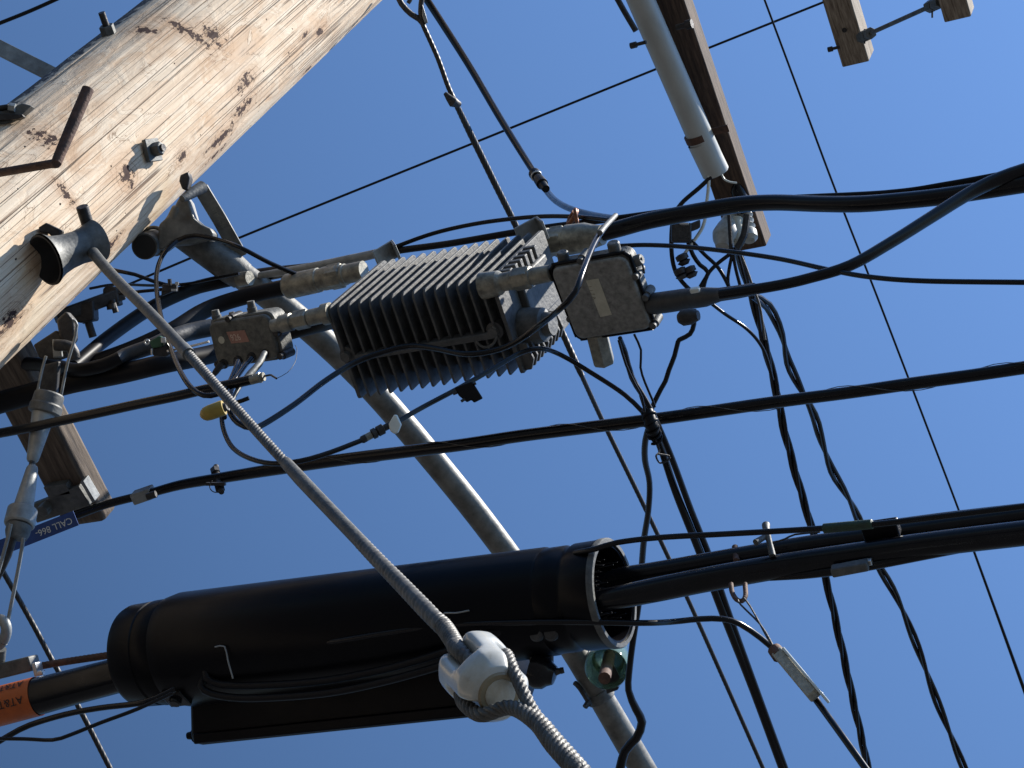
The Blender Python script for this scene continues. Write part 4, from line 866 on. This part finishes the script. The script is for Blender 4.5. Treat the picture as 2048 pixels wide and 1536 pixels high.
mb = MB(); a = Y(268, 996, YM); b_ = Y(306, 983, YM); box(mb, a.lerp(b_, .5), (b_ - a) * .5, V((0, .012, 0)), V((0, 0, .011))); tag(build('cable_clamp', mb, M['galv'], mc, bevel=.003), 'bright three bolt cable clamp')
mb = MB(); a = Y(288, 978, YM); lathe(mb, Y(294, 994, YM + .015), Y(312, 988, YM + .015), [(0, .007), (1, .007)], 10); build('clamp_bolt', mb, M['dark'], mc)
mb = MB(); tube(mb, [Y(432, 933, YM), Y(436, 957, YM), Y(443, 984, YM)], .0055, 10); lathe(mb, Y(430, 940, YM), Y(432, 948, YM), [(0, .010), (1, .010)], 6); lathe(mb, Y(438, 970, YM), Y(440, 978, YM), [(0, .010), (1, .010)], 6); box(mb, Y(432, 968, YM + .01), RIGHT * .018, UP * .003, FWD * .01); build('suspension_bolt', mb, M['dark'], mc)
mb = MB(); torus(mb, Y(432, 972, YM + .015), FWD, .012, .001, arc=.6); build('wire_bail', mb, M['dark'], mc)
bt = thing('blue_tag', 'blue cable marker tag with white upside down lettering by the timber arm', 'cable tag', Y(75, 1065, YM + .03))
a = Y(-30, 1108, YM + .025); b_ = Y(152, 1036, YM + .025); ax = (b_ - a).normalized(); nn = (CAM - a).normalized(); nn = (nn - ax * nn.dot(ax)).normalized(); wd = ax.cross(nn) * -1
if wd.dot(UP) < 0: wd = -wd
mb = MB(); box(mb, a.lerp(b_, .5), ax * (a - b_).length * .5, wd * rp(31, a), nn * .0012); build('tag', mb, M['blue'], bt)
k = text('CALL 866-', .0185, b_ - ax * .008 + wd * .0052 + nn * .0015, -ax, -wd, 'ltwhite', bt, sx=.92)
# ---------------------------------------------------------------- big splice closure
YK = -1.5
K0 = Y(272, 1312, YK); K1 = Y(1226, 1186, YK); KA = (K1 - K0); KL = KA.length; kax = KA.normalized()
kc = (CAM - K0.lerp(K1, .5)).normalized(); kc = (kc - kax * kc.dot(kax)).normalized(); ku = kc.cross(kax)   # ku: up in the picture
if ku.dot(UP) < 0: ku = -ku
R0 = rp(212, K0); R1_ = rp(222, K1); RB = rp(232, K0.lerp(K1, .4))
cl = thing('splice_closure', 'big black cylindrical cable splice closure hanging horizontally near the bottom', 'splice closure', K0.lerp(K1, .5))
mb = MB(); rb0 = rp(226, K0); rb1 = rp(224, K1)
lathe(mb, K0, K1, [(.098, R0 * .93), (.100, rb0 * .955), (.125, rb0 * 1.0), (.885, rb1 * .985), (.89, rb1 * .95)], 56); build('sleeve', mb, M['closure'], cl)
mb = MB(); lathe(mb, K0, K1, [(-.004, R0 * .5), (-.002, R0 * .84), (.003, R0 * .93), (.012, R0 * .965), (.055, R0 * .975), (.057, R0 * .95), (.063, R0 * .95), (.065, R0 * .985), (.095, R0 * .985), (.10, R0 * .95), (.11, R0 * .94)], 56); build('end_cap', mb, M['closure'], cl)
mb = MB(); lathe(mb, K0, K1, [(.885, R1_ * .95), (.89, R1_ * .97), (.925, R1_ * .97), (.93, R1_ * .94), (.94, R1_ * .94), (.945, R1_ * .98), (.985, R1_ * .985), (.99, R1_ * 1.0), (1.0, R1_ * .99), (1.0, R1_ * .86), (.99, R1_ * .84), (.93, R1_ * .82)], 56, cap=False); build('end_collar', mb, M['closure'], cl)
mb = MB(); lathe(mb, K0.lerp(K1, .992), K0.lerp(K1, 1.0035), [(0, R1_ * .91), (0, R1_ * 1.003), (.8, R1_ * 1.003), (1, R1_ * .985), (1, R1_ * .91), (0, R1_ * .91)], 56, cap=False); tag(build('end_rim', mb, M['galvd'], cl), 'grey rim round the open end')
mb = MB(); lathe(mb, K0.lerp(K1, .93), K0.lerp(K1, .94), [(0, R1_ * .83), (1, R1_ * .83)], 40); build('inner_seal', mb, M['rubberm'], cl)
mb = MB()
for i in range(70):
    a0 = random.uniform(0, 6.28); r0 = R1_ * random.uniform(.2, .82); d = ku * math.cos(a0) + kc * math.sin(a0)
    p = K0.lerp(K1, .935) + d * r0; tube(mb, [p, p + kax * random.uniform(.03, .06) + d * random.uniform(-.02, .004)], .0007, 4, .1)
build('brush_bristles', mb, M['dark'], cl)
mb = MB(); q = K0 + kax * (.128 * KL) - ku * rb0 * .80 + kc * rb0 * .60; nq = (-ku * .8 + kc * .6); box(mb, q, kax * .020, kax.cross(nq) * .018, nq * .005); lathe(mb, q, q + nq * .012, [(0, .011), (1, .010)], 14); build('latch', mb, M['rubber'], cl, bevel=.002)
mb = MB(); q = K0 + kax * (.02 * KL) + ku * R0 * .42 + kc * R0 * .2; lathe(mb, q - kax * .02 - ku * .03, q + kax * .02, [(0, .010), (.5, .024), (1, .026)], 14); build('port_plug', mb, M['shrink'], cl)
for (px, py) in ((1075, 1267), (1104, 1266)):
    q = onplane(px, py, K0.lerp(K1, .85) + kc * rb1 * .80 - ku * rb1 * .4, (kc * .85 - ku * .5)); mb = MB(); lathe(mb, q, q + kc * .008, [(0, .012), (.6, .012), (1, .009)], 16); build('screw_boss', mb, M['shrink'], cl)
for q in ([(430, 1294), (449, 1293), (456, 1322), (466, 1357)], [(884, 1232), (890, 1226), (912, 1226), (938, 1221)]):
    P = [onplane(x, y, K0.lerp(K1, .4) + kc * (rb0 * 1.02), kc) for x, y in q]; mb = MB(); tube(mb, P, .0013, 6); build('wire_hook', mb, M['galv'], cl)
# terminal box under the closure
bx = thing('terminal_box', 'long black terminal box slung under the big splice closure', 'terminal box', Y(650, 1450, -1.52))
B0 = D(366, 1496, dep(K0.lerp(K1, .12))); B1 = D(1000, 1431, dep(K0.lerp(K1, .77))); bax = (B1 - B0); BL = bax.length; bax.normalize()
dn = (UP * -1); dn = (dn - bax * dn.dot(bax)); dn = (dn - kc * dn.dot(kc)).normalized(); kd = bax.cross(dn)
if kd.dot(FWD) < 0: kd = -kd
hB = rp(150, B0)
mb = MB(); ol = [(.012, -hB * 2), (.0, -.012), (.008, -.003), (.02, 0), (BL, 0), (BL + .03, -hB * .9), (BL + .02, -hB * 2)]
prism(mb, [B0 + bax * u + dn * v + kd * .02 for u, v in ol], kd * .09); build('box_body', mb, M['closure'], bx, bevel=.009, seg=3)
mb = MB(); box(mb, B0 + bax * (BL * .5) - dn * .012 + kd * .019, bax * (BL * .48), dn * .009, kd * .006); build('lid_rib', mb, M['closure'], bx, bevel=.003)
mb = MB(); q = B0 - dn * .016 + kd * .05; lathe(mb, q - bax * .022, q + bax * .02, [(0, .006), (.3, .008), (.32, .013), (1, .013)], 14); build('end_stud', mb, M['closure'], bx)
# slack fibre loops in front of the box
SL = 'slack cable loops under the closure'
def KD(q, off=-.10):                             # depth of the closure's near side at a picture column
    return [(x, y, 3.33 - .00037 * (x - 230) + o) for (x, y, o) in [(p[0], p[1], p[2] if len(p) > 2 else off) for p in q]]
cable('slack_loop', 'dim black slack cable loop curling in front of the terminal box, upper turn', 'cable', KD([(480, 1330, .0), (440, 1318, -.07), (411, 1345), (425, 1364), (470, 1371), (560, 1369), (650, 1361), (740, 1345), (820, 1325), (900, 1300), (1000, 1262, -.09), (1080, 1250, .0)]), 16, 'd', group=SL, m='rubberm')
cable('slack_loop', 'dim black slack cable loop curling in front of the terminal box, lower turn', 'cable', KD([(470, 1352, .0), (420, 1346, -.08), (402, 1372), (425, 1388), (480, 1396), (560, 1394), (660, 1385), (760, 1365), (860, 1338), (920, 1318), (1000, 1290, -.08), (1060, 1280, .0)]), 16, 'd', group=SL, m='rubberm')
cable('slack_loop', 'black cable lying along the closure and running right to the grey drop clamp', 'cable', KD([(560, 1300, .0), (620, 1290, -.09), (680, 1281, -.108), (760, 1268, -.108), (880, 1252), (1000, 1246), (1150, 1244, -.09), (1280, 1246, -.06), (1340, 1244, .0), (1400, 1238, .04), (1445, 1238, .06), (1480, 1248, .08), (1520, 1275, .11), (1554, 1304, .135)]), 12, 'd', group=SL)
# black domed fitting at the box's right end
df = thing('domed_fitting', 'glossy black domed fitting at the right end of the terminal box', 'fitting', Y(1090, 1350, -1.5))
mb = MB(); a = D(1062, 1338, 2.98); b_ = D(1112, 1352, 2.97); lpx(mb, a, b_, [(0, 66), (.3, 74), (.6, 66), (.75, 50), (.95, 38), (1, 16)], 28); build('dome', mb, M['rubber'], df)
mb = MB(); lpx(mb, D(1110, 1344, 2.97), D(1128, 1340, 2.97), [(0, 16), (.6, 12), (.62, 14), (1, 12)], 12); build('valve', mb, M['dark'], df)
mb = MB(); box(mb, D(1083, 1318, 3.0), RIGHT * .018, UP * .022, FWD * .02); build('lug', mb, M['shrink'], df, bevel=.004)

# left-hand cable of the closure, tape and clamp
tcb = cable('telephone_cable', 'very thick black cable entering the left end of the splice closure', 'cable', [(-30, 1420, YK), (60, 1397), (150, 1373), (285, 1338)], [80, 76, 72, 70], n=28)
tp = thing('orange_tape', 'orange marker tape with black upside down lettering on the thick cable at lower left', 'cable tag', Y(20, 1408, YK))
a = Y(-30, 1420, YK); b_ = Y(76, 1392.5, YK); ax = (b_ - a).normalized(); rt_ = rp(80, a)
mb = MB(); lathe(mb, a, b_, [(0, rt_), (1, rp(79, b_))], 40, cap=False); build('tape', mb, M['orange'], tp)
nn = (CAM - a).normalized(); nn = (nn - ax * nn.dot(ax)).normalized(); wd = nn.cross(ax)
if wd.dot(UP) < 0: wd = -wd
def bender(org_t, ang0):
    def f(x, y):
        an = ang0 - y / rt_                      # upside down: letters rise downwards
        return b_ - ax * (org_t + x) + (nn * math.cos(an) + wd * math.sin(an)) * (rt_ + .0012)
    return f
text('AT&T', .0185, None, -ax, -wd, 'ltblack', tp, bend=bender(.010, .22))
text('AT&T', .0185, None, -ax, -wd, 'ltblack', tp, bend=bender(.010, 1.12))
sc2 = thing('strand_clamp', 'brown weathered bolted strand clamp above the orange tape', 'clamp', Y(30, 1345, YK))
a = Y(-30, 1350, YK + .01); b_ = Y(70, 1325, YK + .01); ax2 = (b_ - a).normalized(); 
mb = MB(); box(mb, a.lerp(b_, .5) , ax2 * (a - b_).length * .5, wd * rp(30, a), nn * .018); build('clamp_bar', mb, M['galvd'], sc2, bevel=.003)
mb = MB(); q = Y(76, 1338, YK + .01); box(mb, q, ax2 * .004, wd * .012, nn * .012); box(mb, Y(82, 1346, YK + .01), ax2 * .006, wd * .004, nn * .006); build('nut', mb, M['bright'], sc2, bevel=.002)
cable('rusty_strand', 'rusty steel strand running from the strand clamp into the splice closure', 'cable', [(70, 1334), (140, 1322), (290, 1300)], 15, 'y', YK, 'rust', kind='rope', lay=.06)
cable('thin_cable', 'thin black cable curving from the lower left edge up to the splice closure', 'cable', [(-25, 1497, -1.5), (20, 1470), (60, 1450), (130, 1429), (200, 1416), (290, 1404), (350, 1378, -1.5)], 12)
cable('thin_cable', 'thinner black cable drooping below the other at the lower left edge', 'cable', [(-25, 1477, -1.48), (50, 1478), (105, 1480), (140, 1470), (200, 1446), (275, 1418), (345, 1386, -1.5)], 8)

# right-hand cables of the closure
RG = 'cables leaving the right end of the closure'
cable('telephone_cable', 'thick black cable leaving the open right end of the closure, upper one', 'cable', [(1190, 1166, -1.5), (1250, 1153), (1330, 1142), (1480, 1116), (1620, 1093), (1740, 1077), (1860, 1060), (2070, 1033)], [34, 40, 44, 45, 45, 44, 44, 48], n=20)
cable('telephone_cable', 'thickest black cable leaving the closure end, below its twin', 'cable', [(1190, 1203, -1.48), (1250, 1192), (1320, 1178), (1420, 1158), (1560, 1133), (1700, 1112), (1850, 1090), (2070, 1064)], [42, 48, 50, 50, 50, 50, 50, 52], n=20)
cable('telephone_cable', 'black cable squeezed behind the thick pair and the dark green splice tube', 'cable', [(1230, 1175, -1.54), (1330, 1160), (1480, 1138), (1620, 1108), (1740, 1066), (1860, 1045), (2070, 1020)], [34, 36, 38, 38, 36, 34, 34], n=18)
bc = cable('side_cable', 'thin black cable under the thick pair with a weathered clamp', 'cable', [(1540, 1156, -1.49), (1600, 1150), (1650, 1144), (1730, 1133), (1850, 1110), (1960, 1089), (2070, 1070)], [12, 18, 20, 20, 20, 20, 22])
mb = MB(); strap(mb, [Y(1668, 1142, -1.48), Y(1732, 1130, -1.48)], V((0, 0, 1)), None, .008, .007); build('clamp', mb, M['galvd'], bc, bevel=.003)
mb = MB(); box(mb, Y(1737, 1124, -1.48), kax * .005, V((0, .004, 0)), V((0, 0, .004))); build('bright_nut', mb, M['bright'], bc, bevel=.001)
tw = cable('side_cable', 'thin black cable rising over the closure end to a dark green splice tube', 'cable', [(1150, 1106, -1.42), (1190, 1098, -1.41), (1235, 1085), (1320, 1075), (1450, 1068), (1560, 1062), (1640, 1057), (1745, 1049), (1850, 1037), (2070, 1010)], 12)
mb = MB(); a = Y(1646, 1057, -1.41); b_ = Y(1746, 1048, -1.41); lpx(mb, a, b_, [(0, 14), (.02, 20), (.98, 20), (1, 14)], 18); tag(build('splice_tube', mb, M['dkgreen'], tw), 'dark green ribbed splice tube')
mb = MB(); strap(mb, [Y(1735, 1063, -1.46), Y(1790, 1055, -1.46)], V((0, 0, 1)), None, .01, .012); build('spacer', mb, M['rubberm'], tw, bevel=.003)
dh = thing('drop_hook', 'pale forked drop hook standing up on the thick closure cables', 'hook', Y(1535, 1090, -1.46))
mb = MB(); P = [Y(1545, 1112, -1.46), Y(1539, 1085, -1.45), Y(1533, 1062, -1.44), Y(1532, 1050, -1.44)]; tube(mb, P, [rp(14, P[0]), rp(12, P[0]), rp(14, P[0]), rp(17, P[0])], 12); build('shank', mb, M['galvd'], dh)
mb = MB(); tube(mb, [Y(1534, 1071, -1.445), Y(1511, 1085, -1.44)], [rp(11, P[0]), rp(14, P[0])], 12); build('arm', mb, M['galvd'], dh)
cable('bond_wire', 'thin dark wire from the drop hook to the green splice tube', 'wire', [(1545, 1086, -1.44), (1570, 1078), (1590, 1069), (1640, 1064)], 4, m='dark')
mb = MB(); a = Y(1470, 1094, -1.49); b_ = Y(1473, 1122, -1.49); tube(mb, [a, b_], rp(13, a), 12); tag(build('bolt_stub', mb, M['rust']), 'short dark bolt end poking up behind the closure cables', 'bolt')
uh = thing('u_hook', 'rusty open ring hook hanging under the closure cables', 'hook', Y(1478, 1204, -1.46))
P = [Y(x, y, -1.45) for x, y in ((1462, 1168), (1464, 1184), (1473, 1199), (1484, 1202), (1491, 1192), (1490, 1168))]
mb = MB(); tube(mb, P, rp(10, P[0]), 12, .006); build('hook', mb, M['rust'], uh)
# drop wire with wedge clamp
dw = thing('drop_clamp', 'grey wedge drop clamp hung from the rusty ring hook by a thin wire bail', 'clamp', Y(1600, 1350, -1.42))
a = Y(1556, 1306, -1.4); b_ = Y(1628, 1392, -1.42)
ax3 = (b_ - a).normalized(); tcam = (CAM - a).normalized(); tcam = (tcam - ax3 * tcam.dot(ax3)).normalized(); sd3 = ax3.cross(tcam)
mb = MB(); box(mb, a.lerp(b_, .5), ax3 * (b_ - a).length * .5, sd3 * rp(24, a), tcam * .008); build('wedge_body', mb, M['greyp'], dw, bevel=.002)
if sd3.dot(RIGHT) < 0: sd3 = -sd3
mb = MB(); box(mb, a.lerp(b_, .62) + sd3 * rp(28, a), ax3 * (b_ - a).length * .55, sd3 * .0018, tcam * .010); build('side_rail', mb, M['whitep'], dw, bevel=.001)
mb = MB(); q = Y(1553, 1304, -1.4); lathe(mb, q - ax3 * .006, q + ax3 * .008, [(0, .009), (1, .010)], 12); build('collar', mb, M['rust'], dw)
for q in ([(1476, 1200), (1482, 1210), (1520, 1248), (1540, 1280), (1552, 1304)], [(1488, 1196), (1500, 1212), (1518, 1244), (1535, 1276), (1556, 1306)]):
    P = [Y(x, y, -1.42) for x, y in q]; mb = MB(); tube(mb, P, .0013, 6); build('wire_bail', mb, M['dark'], dw)
cable('drop_cable', 'brown edged thin cable continuing from the grey drop clamp to the bottom edge', 'cable', [(1624, 1389, -1.42), (1630, 1397, -1.43), (1680, 1466, -1.44), (1745, 1556, -1.46)], [12, 14, 14, 15], n=12, m='rubber')

# ---------------------------------------------------------------- tied drops at the middle and the long drops
DG = 'service drops hanging down the right half'
bn = cable('drop_cable', 'thick black drop cable hanging from the tied bundle to the bottom edge, left of two', 'cable', [(1283, 790, 3.38), (1302, 845, 3.36), (1325, 905, 3.37), (1352, 985, 3.39), (1400, 1105, 3.43), (1450, 1235, 3.48), (1505, 1375), (1572, 1556, 3.62)], [11, 14, 15, 16, 17, 18, 17, 17], 'd', group=DG)
cable('drop_cable', 'black drop cable running from the square tap through the tied bundle, right of two', 'cable', [(1240, 676, 3.3), (1250, 705, 3.34), (1264, 755), (1292, 802), (1316, 850, 3.33), (1345, 920, 3.35), (1382, 1020, 3.4), (1422, 1120, 3.44), (1452, 1210, 3.47), (1510, 1370), (1578, 1556, 3.62)], [9, 12, 12, 11, 12, 13, 13, 13, 13, 12, 12], 'd', group=DG)
cable('drop_cable', 'black cable dropping almost straight from the tied bundle past the open closure end', 'cable', [(1302, 838, 3.42), (1291, 880), (1290, 920), (1299, 965), (1297, 1020, 3.6), (1288, 1080), (1283, 1140), (1277, 1210, 3.8), (1267, 1275), (1260, 1330), (1257, 1380), (1272, 1418), (1284, 1444), (1273, 1476), (1250, 1502), (1236, 1556, 3.9)], [11, 13, 13, 12, 12, 13, 13, 13, 13, 13, 14, 17, 18, 18, 18, 20], 'd', group=DG)
cable('thin_drop_wire', 'thin wavy black wire hanging from the square tap into the tied bundle', 'wire', [(1268, 668, 3.35), (1282, 700), (1281, 735), (1290, 765), (1305, 800), (1310, 815)], 5, 'd')
cable('thin_drop_wire', 'thin black wire splitting from the drop cable just above the tied bundle', 'wire', [(1237, 680, 3.3), (1252, 730), (1272, 772), (1284, 795), (1289, 825)], 5, 'd')
cable('kinked_wire', 'glossy black kinked wire zigzagging down from the heat shrink sleeve to the tied bundle', 'wire', [(1388, 618, 3.45), (1388, 648), (1380, 668), (1362, 678), (1356, 684), (1349, 712), (1338, 740), (1331, 762), (1322, 778), (1308, 806), (1302, 822)], 10, 'd')
kt = thing('tie_knot', 'black bundle of tie wire and tape knotting the drops onto the middle cable', 'wire tie', D(1302, 850, 3.3))
P = [D(1296, 822, 3.32), D(1303, 850, 3.31), D(1312, 880, 3.33)]
mb = MB(); helix(mb, P, rp(26, P[0]), rp(6, P[0]), .012, 6); build('wraps', mb, M['rubberm'], kt)
mb = MB(); tube(mb, P, [rp(22, P[0]), rp(28, P[0]), rp(18, P[0])], 12); build('core', mb, M['rubberm'], kt)
mb = MB(); P = [D(1306, 870, 3.32), D(1316, 890, 3.32), D(1318, 905, 3.32), D(1312, 912, 3.31), D(1320, 926, 3.32), D(1336, 920, 3.32), D(1338, 912, 3.32), D(1316, 908, 3.31)]; tube(mb, P, rp(4, P[0]), 6, .004); build('wire_tail', mb, M['dark'], kt)
for (lb, pts, kind, lay, w, mt) in (
    ('twisted pair of black drop wires from the white spools, passing left of the looser pair', [(1472, 500, 6.7), (1490, 548), (1508, 605), (1530, 690), (1550, 770), (1566, 850), (1592, 950), (1622, 1052), (1652, 1160), (1682, 1290), (1706, 1400), (1726, 1490), (1740, 1556, 8.0)], 'twist3', .55, 17, 'rubber'),
    ('loosely twisted pair of black drop wires wandering down the right side', [(1502, 590, 6.7), (1536, 612), (1562, 665), (1576, 722), (1600, 775), (1628, 830), (1644, 885), (1664, 940), (1694, 992), (1716, 1036), (1746, 1112), (1792, 1192), (1834, 1292), (1874, 1402), (1936, 1556, 8.2)], 'twist2', .62, 18, 'rubber')):
    cable('twisted_drop', lb, 'wire', pts, w, 'd', m=mt, group=DG, kind=kind, lay=lay)
cable('drop_cable', 'single black wire joining the left twisted drop from the heat shrink sleeve', 'wire', [(1420, 605, 6.6), (1450, 628), (1490, 655), (1516, 682), (1532, 712), (1545, 760, 6.8)], 7, 'd')
cable('thin_messenger', 'thin brown edged wire beside the left twisted drop just under the sleeve', 'wire', [(1478, 500, 6.65), (1494, 540), (1506, 575), (1520, 615), (1530, 680)], 5, 'd', m='strandm')
cable('aerial_wire', 'thin straight black wire descending from the top centre right to the right edge', 'wire', [(1520, -25, 9.5), (1600, 190), (1670, 378), (1760, 608), (1850, 843), (1920, 1027), (1995, 1232), (2070, 1440, 11)], [4.5, 4.5, 4.5, 4.5, 4.5, 4.5, 6, 8], 'd')
cable('aerial_wire', 'thin straight dark wire rising from the pole to the timber crossarm at top right', 'wire', [(170, 606, 9.6), (480, 475), (940, 289), (1300, 143), (1640, 7), (1720, -25, 9.9)], 5, 'd')
cable('aerial_wire', 'thin dark wire crossing the top left corner', 'wire', [(-30, 58, 8), (60, 22), (140, -14)], 8, 'd')
# span guy with yoke, and black riser beside it
sg = thing('span_guy', 'dark steel span guy slanting behind the amplifier from a forked yoke at the top', 'guy wire', D(845, 45, 5.0))
P = path([(846, 50, 5.0), (875, 115), (897, 175), (915, 212)], 'd', 5); mb = MB(); rope(mb, P, rp(10, P[0]), .10); build('strand', mb, M['wire'], sg)
P = path([(908, 200, 5.0), (940, 266), (990, 368), (1042, 474), (1110, 632, 5.4), (1152, 726), (1164, 752)], 'd', 5); mb = MB(); rope(mb, P, [rp(11, P[0])] + [rp(14, P[0])] * 5 + [rp(12, P[0])], .12); build('grip', mb, M['wire'], sg)
P = path([(1160, 744, 5.45), (1210, 852), (1290, 1016), (1370, 1186), (1440, 1342), (1540, 1568, 6.3)], 'd', 5); mb = MB(); rope(mb, P, rp(10, P[0]), .12); build('strand', mb, M['wire'], sg)
mb = MB(); P = path([(790, -20), (803, 8), (822, 28), (838, 38), (848, 50)], 'd', 5); tube(mb, P, rp(12, P[0]), 10); P = path([(846, -20), (842, 10), (842, 34), (848, 50)], 'd', 5); tube(mb, P, rp(11, P[0]), 10); build('yoke', mb, M['dark'], sg)
mb = MB(); ppx(mb, [(845, 8), (852, 30), (856, 44), (850, 46), (844, 30)], 4.98, .015); build('thimble', mb, M['galv'], sg, bevel=.002)
mb = MB(); tube(mb, [D(890, 186, 4.98), D(906, 204, 4.98), D(918, 208, 5.0)], [rp(8, P[0]), rp(22, P[0]), rp(12, P[0])], 10); build('clip', mb, M['dark'], sg)
mb = MB(); lathe(mb, D(816, 0, 4.97), D(822, 4, 4.97), [(0, .007), (1, .007)], 10); build('yoke_pin', mb, M['dark'], sg)
ri = cable('riser_cable', 'black cable descending from the top to a clipped joint and curving into the trunk cable', 'cable', [(836, -28, 5.6), (930, 118), (1000, 236), (1066, 342), (1092, 380), (1112, 402), (1142, 418), (1185, 430), (1230, 438, 3.66)], [15, 14, 14, 13, 13, 13, 13, 14, 15], 'd')
mb = MB(); P0_ = D(1068, 346, 4.05); P1_ = D(1092, 378, 3.98); lpx(mb, P0_, P1_, [(0, 12), (.02, 24), (.2, 24), (.22, 14), (.4, 22), (.7, 24), (.72, 18), (1, 16)], 14); build('joint', mb, M['rubberm'], ri)
mb = MB(); q = P0_.lerp(P1_, .2); torus(mb, q, P1_ - P0_, rp(20, q), rp(4, q)); build('bright_band', mb, M['bright'], ri)
